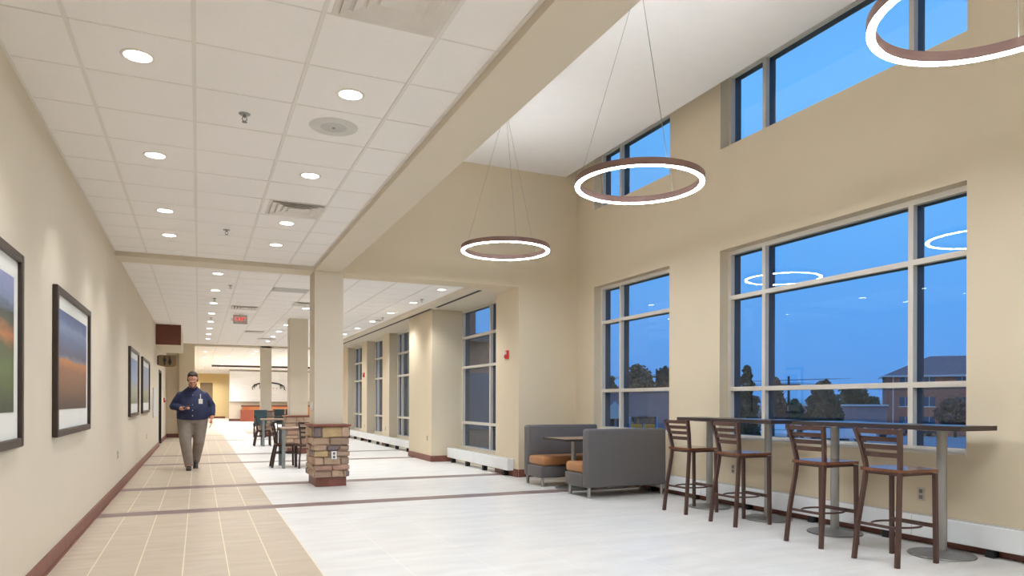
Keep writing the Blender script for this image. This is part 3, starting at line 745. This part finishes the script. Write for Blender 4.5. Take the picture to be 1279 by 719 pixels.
# ------------------------------------------------------------------ booths and table between them
def booth(label, loc, rz):
    t = thing('booth_bench', label, 'booth bench', loc, rz, group='pair of grey booth benches')
    W = .635                           # half width, bench faces +y
    q = MB(); q.box((-W, 0, .135), (W, .14, .915), .035, 4); q.build('backrest', M['grey_uph'], t, smooth='auto')
    q = MB(); q.box((-W, .13, .135), (W, .615, .315), .02, 3); q.build('seat_base', M['grey_uph'], t, smooth='auto')
    q = MB(); q.box((-W+.012, .142, .312), (W-.012, .625, .455), .045, 5); q.build('seat_cushion', M['caramel'], t, smooth='auto')
    for x in (-W+.055, W-.055):
        for y in (.04, .55):
            q = MB(); q.cyl((x, y, 0), (x, y, .137), .024, seg=20); q.build('leg', M['steel'], t, smooth='auto')
    return t
booth('near grey booth bench showing its tall plain back', (5.3, 7.99, 0), 0)
booth('far grey booth bench facing the viewer with caramel cushion', (5.3, 9.96, 0), PI)
t = thing('booth_table', 'brown topped table between the two grey booths', 'table', (5.36, 9.06, 0))
q = MB(); q.box((-.62, -.34, .715), (.6, .36, .742), .004, 1); tp = q.build('tabletop', M['wood_top'], t)
q = MB(); q.box((-.623, -.343, .712), (.603, -.34, .743)); q.box((-.623, -.343, .712), (-.62, .363, .743)); q.build('edge_band', M['edge_dark'], tp)
for x in (-.3, .35):
    q = MB(); q.cyl((x, 0, .03), (x, 0, .7), .036, seg=20); q.box((x-.13, -.13, .702), (x+.13, .13, .715)); q.build('post', M['steel'], t, smooth='auto')
    q = MB(); q.lathe([(0, 0), (.27, 0), (.275, .006), (.27, .014), (.12, .03), (.05, .04), (0, .04)], (x, 0, 0), seg=40); q.build('base_plate', M['plate_metal'], t, smooth='auto')

# ------------------------------------------------------------------ cafe tables and chairs behind the near column
def cafe_table(label, x, y, w=.72):
    t = thing('cafe_table', label, 'table', (x, y, 0), group='cafe tables by the columns')
    h = w/2
    q = MB(); q.box((-h, -h, .735), (h, h, .768), .004, 1); q.build('tabletop', M['wood_top'], t)
    for sx in (-1, 1):
        for sy in (-1, 1):
            q = MB(); q.box((sx*(h-.045)-.03, sy*(h-.045)-.03, 0), (sx*(h-.045)+.03, sy*(h-.045)+.03, .735), .004, 1); q.build('leg', M['grey_paint'], t)
    return t
cafe_table('cafe table just behind the near stone column', 1.79, 14.2)
cafe_table('farther cafe table between the dark ladder-back chairs', 1.98, 21.2, .7)
G = 'dark ladder-back chairs at the cafe tables'
ch0 = chair_proto('dining_chair', 'dark ladder-back chair left of the nearer cafe table', 'chair', G, .46, .88, M['dark_wood'], M['seat_brown'], 'bar', .2, .43, .017)
ch0.location = (1.5, 14.25, 0)
dup(ch0, (1.93, 13.92, 0), PI/2, 'dark ladder-back chair half hidden behind near stone foot')
dup(ch0, (1.66, 21.2, 0), 0, 'dark ladder-back chair left of the farther cafe table')
dup(ch0, (2.32, 21.95, 0), -PI/2, 'dark ladder-back chair behind the farther cafe table')
def teal_chair(label, loc, rz):
    t = thing('upholstered_chair', label, 'chair', loc, rz, group='teal chairs in the far seating area')
    q = MB(); q.box((-.2, -.19, .42), (.24, .22, .5), .02, 3); q.build('seat', M['teal'], t)
    q = MB(); q.tube([(-.2, 0, .5), (-.23, 0, .75), (-.27, 0, .97)], [(.03, .21)]*3, flat='rect', upv=(1, 0, 0)); q.build('backrest', M['teal'], t)
    for x in (-.18, .2):
        for y in (-.17, .18):
            q = MB(); q.box((x-.018, y-.018, 0), (x+.018, y+.018, .42)); q.build('leg', M['dark_wood'], t)
    return t
teal_chair('teal backed chair left of the farthest stone column', (1.96, 26.0, 0), PI/2)
teal_chair('teal backed chair right of the farthest stone column', (2.82, 28.5, 0), PI/2)
teal_chair('teal backed chair glimpsed beside the middle column', (3.3, 28.7, 0), PI/2)
q = MB(); q.box((1.75, 29, 0), (3.3, 34.5, .008), .003, 1); tag(q.build('floor_mat', mat('grey_mat', srgb(150, 142, 132), .95, var=.1, scale=20)), 'grey brown mat on the white floor of the far room', 'mat')

# ------------------------------------------------------------------ far sign panel and counter
t = thing('sign_panel', 'big white lit sign panel on the far wall', 'sign', (1.8, 48, 0))
q = MB(); q.box((0, -.08, 1.235), (7.2, -.01, 3.19)); q.build('panel', M['panel_white'], t)
q = MB()
for z in (1.225, 3.19): q.box((-.01, -.09, z), (7.21, -.005, z+.02))
q.build('panel_trim', M['steel'], t)
q = MB()
P = []
for i in range(25):
    a = R(200-220*i/24); P.append((2.35+1.0*math.cos(a), -.1, 2.12+.36*math.sin(a)))
q.tube(P, [.012+.035*math.sin(PI*i/24) for i in range(25)], 6)
q.tube([(2.95, -.1, 2.44), (3.2, -.1, 2.2), (3.45, -.1, 1.95)], [.03, .02, .006], 6)
q.build('emblem_swoosh', M['letter'], t)
text('emblem_letters', 'P i . . . . . s', .42, M['letter'], t, (2.3, -.1, 2.22), (PI/2, 0, 0), .01)
t = thing('service_counter', 'long reddish brown service counter under the white sign', 'counter', (2.42, 46.8, 0))
q = MB(); q.box((0, 0, .0), (.72, .9, .72)); q.build('side_cabinet', M['counter'], t)
q = MB(); q.box((.1, .3, .72), (6.6, .95, .93)); q.box((.72, .3, 0), (6.6, .95, .72)); q.build('front_panel', M['orange_wood'], t)
q = MB(); q.box((.05, .25, .93), (6.65, 1.0, 1.02)); q.build('countertop', M['redbrown'], t)

# ------------------------------------------------------------------ walking man
def person():
    t = thing('person', 'man in navy shirt and grey trousers walking while looking at phone', 'person', (-.1, 14.35, 0))
    HP = Matrix.Translation((0, -.1, 1.655)) @ Matrix.Rotation(R(36), 4, 'X') @ Matrix.Diagonal((1.07, 1.07, 1.04, 1))     # head: local z up, -y forward
    def hp(v): return HP @ Vector(v)
    hr = HP.to_3x3()
    b = MB()
    b.ell(hp((0, .015, .045)), (.079, .097, .088), hr); b.ell(hp((0, -.03, -.03)), (.064, .07, .075), hr); b.ell(hp((0, -.055, -.075)), (.04, .042, .035), hr)
    b.tube([hp((0, -.09, .03)), hp((0, -.115, -.005)), hp((0, -.118, -.018)), hp((0, -.095, -.025))], [.009, .014, .017, .012], 8)     # nose
    b.tube([hp((-.03, -.09, -.052)), hp((0, -.1, -.05)), hp((.03, -.09, -.052))], .008, 8)                                              # lips
    b.tube([hp((-.055, -.078, .034)), hp((-.028, -.098, .042)), hp((0, -.094, .035)), hp((.028, -.098, .042)), hp((.055, -.078, .034))], .009, 8)   # brow
    for s in (-1, 1): b.ell(hp((s*.08, .015, .0)), (.012, .024, .034), hr, 2)
    b.tube([(0, .03, 1.44), (0, -.005, 1.53), hp((0, .02, -.04))], [.085, .068, .06], 16)
    b.tube([(0, 0, .93), (0, -.01, 1.1), (0, 0, 1.3), (0, .01, 1.42), (0, .02, 1.5)], [(.15, .24), (.16, .24), (.14, .23), (.1, .2), (.06, .08)], 20, upv=(0, 1, 0))
    AR = [(-.2, .015, 1.37), (-.325, .03, 1.17), (-.19, -.22, 1.135), (-.155, -.275, 1.13)]
    AL = [(.2, .015, 1.37), (.325, .06, 1.18), (.335, -.03, .985), (.325, -.05, .94)]
    for A in (AR, AL): b.tube(A, [.06, .048, .034, .03], 12)
    LR = [(-.122, .0, .93), (-.118, -.11, .52), (-.06, -.1, .11), (-.06, -.16, .06)]
    LL = [(.122, .02, .93), (.108, .0, .52), (.055, .28, .16), (.05, .26, .1)]
    for A in (LR, LL): b.tube(A, [.1, .07, .045, .04], 12)
    # right hand holding the phone: palm up, thumb over the top
    b.ell((-.118, -.325, 1.135), (.042, .05, .017), Euler((0, R(-12), R(-35))).to_matrix(), 3)
    for i in range(4):
        o = Vector((-.107+.0*i, -.36, 1.13)) + Vector((.02, .012, 0))*(i-1.5)
        L_ = (.9, 1.05, 1, .78)[i]
        b.tube([o, o+Vector((.022, -.03, -.004))*L_, o+Vector((.034, -.05, .016))*L_, o+Vector((.03, -.05, .036))*L_], [.0105, .0095, .0088, .0075], 8)
    b.tube([(-.145, -.31, 1.14), (-.162, -.335, 1.155), (-.15, -.36, 1.17), (-.128, -.37, 1.172)], [.013, .0115, .01, .0085], 8)
    # left hand hanging, fingers slightly curled
    b.ell((.318, -.066, .888), (.02, .04, .05), None, 3)
    for i in range(4):
        o = Vector((.316, -.096+.02*i, .848)); L_ = (.9, 1.05, 1, .78)[i]
        b.tube([o, o+Vector((-.006, -.006, -.034))*L_, o+Vector((-.02, -.008, -.06))*L_, o+Vector((-.034, -.006, -.076))*L_], [.0105, .0098, .009, .0075], 8)
    b.tube([(.31, -.095, .915), (.298, -.122, .885), (.288, -.13, .855)], [.0125, .011, .0085], 8)
    b.build('body', M['skin'], t, True, remesh=.0055, sm=3)
    # eyes (lowered), brows and stubble
    q = MB()
    for s in (-1, 1): q.ell(hp((s*.03, -.094, .018)), (.013, .006, .005), hr, 2)
    q.build('eyes', mat('eye_dark', srgb(40, 30, 28), .3), t)
    # hair: cap over skull plus sides and short beard line
    q = MB(); q.ell(hp((0, .036, .066)), (.084, .094, .086), hr)
    for s in (-1, 1): q.ell(hp((s*.066, .03, .01)), (.022, .06, .05), hr)
    q.ell(hp((0, .08, .0)), (.07, .045, .06), hr)
    for k in range(7): q.ell(hp((-.05+.0167*k, -.03+.012*abs(k-3), .128)), (.02, .022, .02), hr, 2)
    hb = q.build('hair', M['hair'], t, True, remesh=.007, sm=2)
    q = MB()
    for k in range(-3, 4): q.ell(hp((k*.017, -.083+.006*k*k*.55, -.083+.004*k*k)), (.018, .014, .02), hr, 2)
    q.build('beard', mat('beard', srgb(132, 92, 72), .7, var=.2, scale=60), t, True, remesh=.006, sm=2)
    # shirt
    q = MB()
    q.tube([(0, .0, .94), (0, -.012, 1.02), (0, -.022, 1.12), (0, -.012, 1.25), (0, .0, 1.35), (0, .012, 1.42), (0, .016, 1.475), (0, .016, 1.53)],
           [(.19, .268), (.195, .272), (.195, .27), (.175, .255), (.15, .24), (.125, .215), (.1, .155), (.075, .09)], 32, upv=(0, 1, 0))
    for A in (AR, AL):
        q.tube([A[0], Vector(A[0]).lerp(Vector(A[1]), .5), A[1], Vector(A[1]).lerp(Vector(A[2]), .55), Vector(A[1]).lerp(Vector(A[2]), .97)], [.08, .082, .073, .063, .05], 16)
        q.ell(A[0], (.085, .08, .08), None, 3); q.ell(A[1], (.07, .07, .072), None, 2)
    q.build('shirt', M['navy_shirt'], t, True, remesh=.011, sm=6)
    q = MB(); q.tube([(-.085, -.02, 1.515), (-.06, -.085, 1.5), (0, -.115, 1.47), (.06, -.085, 1.5), (.085, -.02, 1.515), (.06, .07, 1.54), (0, .1, 1.548), (-.06, .07, 1.54)], (.022, .009), 10, closed=True); q.build('collar', M['navy_shirt'], t, True)
    q = MB()
    for z, y in ((1.38, -.14), (1.3, -.167), (1.2, -.195), (1.1, -.218), (1.0, -.212)): q.ell((.0, y, z), (.009, .006, .009), None, 2)
    q.build('buttons', M['badge'], t)
    q = MB(); q.box((.1, -.18, 1.22), (.17, -.172, 1.31), .003, 1); q.box((.125, -.165, 1.31), (.14, -.158, 1.4)); q.build('id_badge', M['badge'], t)
    # trousers
    q = MB()
    q.tube([(0, .0, 1.0), (0, .0, .93), (0, .005, .86)], [(.175, .265), (.18, .265), (.14, .22)], 28, upv=(0, 1, 0))
    for A, s in ((LR, -1), (LL, 1)):
        a0, a1, a2 = [Vector(v) for v in A[:3]]
        q.tube([a0, a0.lerp(a1, .45), a1, a1.lerp(a2, .5), a2, a2+(a2-a1).normalized()*.05], [.146, .128, .1, .09, .078, .075], 20)
    q.build('trousers', M['grey_trouser'], t, True, remesh=.011, sm=6)
    q = MB(); q.tube([(.265*math.cos(a), .178*math.sin(a), .965) for a in [2*PI*i/32 for i in range(32)]], (.017, .008), 8, closed=True); q.build('belt', M['black'], t, True)
    for nm, an, pitch in (('shoe', (-.06, -.1, 0), 0), ('shoe', (.052, .27, .035), 32)):
        T = Matrix.Translation(an) @ Matrix.Rotation(R(pitch), 4, 'X')
        q = MB()
        for p, r in (((0, .03, .055), (.048, .06, .052)), ((0, -.05, .045), (.048, .08, .042)), ((0, -.14, .032), (.05, .08, .03)), ((0, -.01, .09), (.045, .05, .04))):
            q.ell(T @ Vector(p), r, T.to_3x3(), 2)
        q.box((-.046, -.2, .0), (.046, .08, .022), .01, 2, T)
        q.build(nm, M['shoe'], t, True, remesh=.008, sm=3)
    ph = MB(); T = Matrix.Translation((-.098, -.372, 1.162)) @ Euler((R(28), R(0), R(-25))).to_matrix().to_4x4()
    ph.box((-.038, -.075, -.004), (.038, .075, .004), .003, 2, T)
    tag(ph.build('phone', M['black']), 'dark phone held in the right hand of the walking man', 'phone').location = t.location
    return t
person()

# ------------------------------------------------------------------ outside
def gz(x, y): return -.2-.0265*(sn*x+cs*y)
def gpatch(x0, x1, y0, y1, dz=0, th=.06):
    m = MB(); T = []
    for x, y in ((x0, y0), (x1, y0), (x1, y1), (x0, y1)): T.append(Vector((x, y, gz(x, y)+dz)))
    A = [m.bm.verts.new(v) for v in T]; B = [m.bm.verts.new(v-Vector((0, 0, th))) for v in T]
    m.bm.faces.new(A); m.bm.faces.new(B[::-1])
    for i in range(4): m.bm.faces.new((B[i], B[(i+1) % 4], A[(i+1) % 4], A[i]))
    bmesh.ops.recalc_face_normals(m.bm, faces=m.bm.faces[:]); return m
tag(gpatch(-400, 500, -200, 600, -.55).build('ground_outside', M['grass']), 'dim lawn and ground beyond the windows', 'ground', kind='structure')
tag(gpatch(33, 64, 14, 54, .1, .72).build('parking_lot', M['asphalt']), 'parking lot beyond the wide lounge window', 'parking lot', kind='structure')
def local(px, zc):                       # ground spot on the sight line of column px at depth zc
    a = (px-639.5)/873.85
    return Vector(((sn+a*cs)*zc, (cs-a*sn)*zc, 0))
FACE = -TH                               # turned to face the building

def tree(label, px, zc, h, r, m, shape='round', seed=0, trunk=1.2):
    p = local(px, zc); p.z = gz(p.x, p.y)-.56
    t = thing('tree', label, 'tree', p, group='trees beyond the windows')
    rnd = random.Random(seed)
    q = MB(); q.tube([(0, 0, 0), (.05, 0, h*.4), (0, .05, h*.8)], [r*.09, r*.06, r*.02], 8)
    for k in range(6):
        a = rnd.uniform(0, 6.28); z = h*rnd.uniform(.3, .7); q.tube([(0, 0, z), (math.cos(a)*r*.6, math.sin(a)*r*.6, z+r*.4)], [r*.03, r*.01], 5)
    q.build('trunk', M['bark'], t)
    q = MB(); n = 4200 if shape != 'round' else 2600
    cl = []
    for k in range(130 if shape != 'round' else 34):
        u = rnd.uniform(0, 1); a = k*2.39996
        if shape == 'cone': u = u**1.25; rr = r*(1-u)**.75*.85; z = trunk+(h-trunk)*u*.94
        elif shape == 'oval': z = trunk+(h-trunk)*u*.92; rr = r*(1-u**1.7)**.6*.85
        else: z = trunk+(h-trunk)*(.12+.8*u); rr = r*math.sqrt(max(.05, 1-(2*u-1)**2))*.75
        cl.append((Vector((math.cos(a)*rr*rnd.uniform(.3, 1), math.sin(a)*rr*rnd.uniform(.3, 1), z)), r*(.34 if shape == 'round' else .14+.2*(1-u))))
    for k in range(n):
        c_, cr = rnd.choice(cl)
        v = Vector((rnd.gauss(0, 1), rnd.gauss(0, 1), rnd.gauss(0, 1))); v.normalize()
        p_ = c_+v*cr*rnd.uniform(.5, 1.05); sz = r*rnd.uniform(.05, .1)
        e = Euler((rnd.uniform(0, 6), rnd.uniform(0, 6), rnd.uniform(0, 6))).to_matrix()
        vs = [q.bm.verts.new(p_+e @ Vector(w)*sz) for w in ((-1, -.6, 0), (1, -.6, 0.2), (.9, .7, 0), (-.8, .8, -.2))]
        q.bm.faces.new(vs)
    for c_, cr in cl: q.ell(c_, (cr*.72,)*3, None, 1)
    q.build('foliage', m, t)
    return t
tree('tall dark conifer behind the left pane of the wide window', 933, 42, 5.75, .98, M['leaf_dark'], 'oval', 1, .3)
tree('dark cone tree beside the power pole in wide window', 969, 55, 5.6, 1.5, M['leaf_brown'], 'cone', 2, .3)
tree('big round dark tree in the middle of wide window', 1028, 50, 5.25, 1.75, M['leaf_dark'], 'oval', 3, .3)
tree('small low tree between power pole and round tree', 994, 75, 4.4, 1.3, M['leaf_mid'], 'round', 4, .5)
tree('round tree on the horizon right of the big dark tree', 1064, 120, 8.0, 3.6, M['leaf_mid'], 'round', 5, 1)
tree('lower tree on the horizon left of the brick building', 1080, 125, 6.6, 3.2, M['leaf_mid'], 'round', 6, 1)
tree('small horizon tree touching the brick building', 1092, 92, 4.6, 1.5, M['leaf_mid'], 'round', 7, 1)
tree('reddish tree before the brick building', 1193, 62, 3.9, 1.7, M['leaf_brown'], 'round', 8, 1.3)
tree('dark tree behind the shop left of middle in far window', 798, 66, 7.2, 2.1, M['leaf_dark'], 'round', 9, 1)
tree('dark tree at the right edge of the far window', 832, 60, 6.6, 1.7, M['leaf_dark'], 'round', 10, 1)
tree('dark tree at the left edge of the far window', 761, 62, 6.1, 1.2, M['leaf_dark'], 'round', 11, 1)

def wpart(parent, name, m, boxes, bev=0):
    q = MB()
    for lo, hi in boxes: q.box(lo, hi, bev)
    return q.build(name, m, parent)
# brick block with hip roof
p = local(1108, 103); p.z = -3.5
t = thing('brick_building', 'three storey brick building with hip roof at right of wide window', 'building', p, FACE-R(25))
wpart(t, 'wall', M['brick'], [((0, 0, 0), (26, 12, 8.8))])
q = MB(); v = [q.bm.verts.new(c_) for c_ in ((-.6, -.6, 8.8), (26.6, -.6, 8.8), (26.6, 12.6, 8.8), (-.6, 12.6, 8.8), (6, 6, 11.9), (20, 6, 11.9))]
for fc in ((0, 1, 5, 4), (1, 2, 5), (2, 3, 4, 5), (3, 0, 4), (3, 2, 1, 0)): q.bm.faces.new([v[i] for i in fc])
bmesh.ops.recalc_face_normals(q.bm, faces=q.bm.faces[:]); q.build('roof', M['roof'], t)
wpart(t, 'eave', M['pale_render'], [((-.6, -.65, 8.6), (26.6, -.55, 8.85)), ((-.65, -.6, 8.6), (-.55, 12, 8.85))])
wpart(t, 'downpipe', M['pale_render'], [((.7, -.15, 0), (.85, -.02, 8.6)), ((10.5, -.15, 0), (10.65, -.02, 8.6))])
for fl in range(3):
    for k, xx in enumerate((1.6, 4.6, 8.6, 13.2, 17, 20.6, 23.6)):
        z = 1.5+fl*2.85
        wf = wpart(t, 'window', M['winglass'], [((xx, -.04, z), (xx+1.5, .05, z+1.35))])
        wpart(wf, 'window_trim', M['pale_render'], [((xx-.05, -.12, z-.14), (xx+1.55, -.0, z)), ((xx+.72, -.07, z), (xx+.78, -.03, z+1.35))])
# low shop opposite the far window
p = local(744, 37); p.z = gz(p.x, p.y)-.6
t = thing('low_shop_building', 'low flat-roofed building with lit shop front in far window', 'building', p, FACE)
wpart(t, 'wall', M['render'], [((0, 0.3, 0), (5, 6, 3.55)), ((0, -.1, 2.3), (5, .3, 3.65)), ((3.25, -.1, 0), (5, .3, 2.3)), ((0, -.1, 0), (.35, .3, 2.3))])
wpart(t, 'parapet', M['pale_render'], [((-.1, -.2, 3.62), (5.1, 6.1, 3.72))])
wpart(t, 'shop_interior', M['lit_room'], [((1.85, .25, .5), (3.2, .29, 1.9))])
wpart(t, 'shop_glass', M['winglass'], [((.4, .24, .2), (1.0, .29, 2.2))])
wpart(t, 'shop_frame', mat('blue_white_frame', srgb(150, 180, 220), .5), [((1.0, -.12, 0), (1.1, .2, 2.3)), ((1.75, -.12, 0), (1.84, .2, 2.3)), ((2.5, -.05, .4), (2.55, .2, 2.0)), ((3.18, -.12, 0), (3.26, .2, 2.3)), ((1.84, -.05, .4), (3.2, .2, .5)), ((.35, -.12, .6), (1.75, -.02, .68))])
wpart(t, 'shop_lettering_band', M['letter'], [((1.85+.24*k, -.14, 2.02), (1.98+.24*k, -.1, 2.2)) for k in range(6)])
q = MB(); q.prism([(.2, 2.2), (.95, 3.1), (1.7, 2.2)], -.6, -.1, 'y'); q.build('entrance_gable', M['pale_render'], t)
# long low pale building in the middle distance
p = local(1000, 88); p.z = -3.2
t = thing('long_low_building', 'long low grey building behind the parked cars', 'building', p, FACE)
wpart(t, 'wall', M['render'], [((0, 0, 0), (10.9, 8, 4.1))]); wpart(t, 'roof_edge', M['pale_render'], [((-.2, -.2, 4.1), (11, 8, 4.3))])
# little white house
p = local(979, 92); p.z = -2.9
t = thing('small_house', 'small pale house glimpsed beyond the power pole', 'building', p, FACE)
wpart(t, 'wall', M['pale_render'], [((0, 0, 0), (1.9, 3, 2.9))]); q = MB(); q.prism([(-.2, 2.9), (2.1, 2.9), (.95, 3.7)], -.2, 3.2, 'y'); q.build('roof', M['roof'], t)
# dark wing seen through the corridor windows
t = thing('brick_wing', 'dark brick wing of the building outside the corridor windows', 'building', (9.5, 27.5, -1.4), 0)
wpart(t, 'stair_tower', M['brick'], [((0, .3, 5.5), (1.25, 4, 8.6))])
wpart(t, 'wall', M['brick'], [((0, 0, 0), (4.9, 16, 5.2))]); wpart(t, 'roof_overhang', M['roof'], [((-.4, -.6, 5.2), (5.3, 16.4, 5.5))])
for xx in (.6, 2.6): wpart(t, 'window', M['winglass'], [((xx, -.05, 1.5), (xx+1.2, .02, 3.9))])
# power poles
def pole(label, px, zc, h):
    p = local(px, zc); p.z = gz(p.x, p.y)-.56
    t = thing('power_pole', label, 'power pole', p, FACE, group='power poles outside')
    q = MB(); q.cyl((0, 0, 0), (0, 0, h), .16, .1, 10); q.build('post', M['bark'], t)
    q = MB(); q.box((-1.1, -.06, h-.9), (1.1, .06, h-.75)); q.build('crossarm', M['bark'], t)
    q = MB()
    for x in (-1, -.5, .5, 1): q.cyl((x, 0, h-.75), (x, 0, h-.58), .04, .03, 8)
    q.build('insulator', M['plate_grey'], t)
    q = MB()
    for x in (-1, .0, 1): q.tube([(x-18, 2, h-1.0), (x-9, 1, h-1.3), (x, 0, h-.6), (x+9, -1, h-1.3), (x+18, -2, h-1.0)], .012, 5)
    q.build('wires', M['black'], t)
pole('power pole behind the wide window', 985, 66, 6.3); pole('power pole behind the far window', 820, 72, 7.4)
# parked cars
def car(label, px, zc, m, rz):
    p = local(px, zc); p.z = gz(p.x, p.y)+.1
    t = thing('parked_car', label, 'car', p, FACE+rz, group='cars parked outside')
    q = MB(); q.prism([(-2.15, .3), (-2.2, .62), (-2.05, .86), (-1.3, .92), (1.05, .95), (1.9, .8), (2.15, .62), (2.12, .3)], -.84, .84, 'y')
    for e in [q]: bmesh.ops.bevel(q.bm, geom=q.bm.edges[:], offset=.06, segments=2, affect='EDGES')
    q.build('body', m, t)
    q = MB(); q.prism([(-1.75, .9), (-1.2, 1.4), (.25, 1.42), (1.15, .92)], -.72, .72, 'y'); bmesh.ops.bevel(q.bm, geom=q.bm.edges[:], offset=.05, segments=2, affect='EDGES'); cb = q.build('cabin', m, t)
    q = MB(); q.prism([(-1.5, .96), (-1.12, 1.33), (.2, 1.34), (.88, .96)], -.735, .735, 'y'); q.build('side_windows', M['winglass'], cb)
    for x in (-1.35, 1.35):
        for y in (-.78, .62):
            q = MB(); q.tube([(x, y, .32), (x, y+.18, .32)], .32, 20); q.build('wheel', M['black'], t)
car('white car parked beyond the second bar stool', 1018, 59, M['car_white'], .3)
car('pale car parked nearest the wide window middle', 1046, 46, M['car_white'], 2.8)
car('silver car parked beyond the right mullion', 1078, 60, M['car_silver'], .15)
car('white car parked left beyond the far bar table', 966, 46, M['car_white'], 1.2)
car('dark car parked at the right before the brick building', 1150, 66, M['car_dark'], .1)

# ------------------------------------------------------------------ sky, dusk glow, colour
wd = bpy.data.worlds.new('sky'); S.world = wd; wd.use_nodes = True
N, L = wd.node_tree.nodes, wd.node_tree.links; N.clear()
o = N.new('ShaderNodeOutputWorld'); bg = N.new('ShaderNodeBackground'); L.new(bg.outputs[0], o.inputs[0])
tc = N.new('ShaderNodeTexCoord'); sx = N.new('ShaderNodeSeparateXYZ'); L.new(tc.outputs['Generated'], sx.inputs[0])
cr = N.new('ShaderNodeValToRGB'); e = cr.color_ramp.elements
stops = [(0, (.03, .04, .06, 1)), (.495, (.05, .07, .11, 1)), (.502, srgb(80, 142, 216)), (.53, srgb(80, 150, 228)), (.6, srgb(92, 168, 244)), (.7, srgb(108, 184, 254)), (1, srgb(96, 168, 250))]
while len(e) < len(stops): e.new(.5)
for i, (q, c) in enumerate(stops): e[i].position = q; e[i].color = c
v = mth(N, L, 'MULTIPLY_ADD', sx.outputs[2], .5, .5); L.new(v, cr.inputs[0])
mp = N.new('ShaderNodeMapping'); mp.inputs['Scale'].default_value = (1, 1, 5); L.new(tc.outputs['Generated'], mp.inputs[0])
nz = N.new('ShaderNodeTexNoise'); nz.inputs['Scale'].default_value = 3; nz.inputs['Detail'].default_value = 5; L.new(mp.outputs[0], nz.inputs['Vector'])
k = mth(N, L, 'MULTIPLY', mth(N, L, 'GREATER_THAN', sx.outputs[2], 0), mth(N, L, 'MULTIPLY_ADD', nz.outputs[0], .5, -.2))
c = mixc(N, L, k, cr.outputs[0], srgb(112, 160, 226))
L.new(c, bg.inputs[0]); bg.inputs[1].default_value = 1.04
sun = bpy.data.lights.new('dusk_glow', 'SUN'); sun.energy = .24; sun.color = (1, .62, .5); sun.angle = R(25)
so_ = bpy.data.objects.new('dusk_glow', sun); COL.objects.link(so_)
so_.rotation_euler = Vector((.8, .45, -.32)).to_track_quat('-Z', 'Y').to_euler()

S.view_settings.view_transform = 'Standard'; S.view_settings.look = 'None'; S.view_settings.gamma = 1; S.view_settings.use_curve_mapping = False
S.view_settings.exposure = .18
cy = S.cycles
cy.max_bounces = 10; cy.diffuse_bounces = 6; cy.glossy_bounces = 4; cy.transparent_max_bounces = 16; cy.transmission_bounces = 4
cy.use_denoising = True; cy.sample_clamp_indirect = 6; cy.caustics_reflective = False; cy.caustics_refractive = False
try: cy.denoiser = 'OPENIMAGEDENOISE'
except Exception: pass
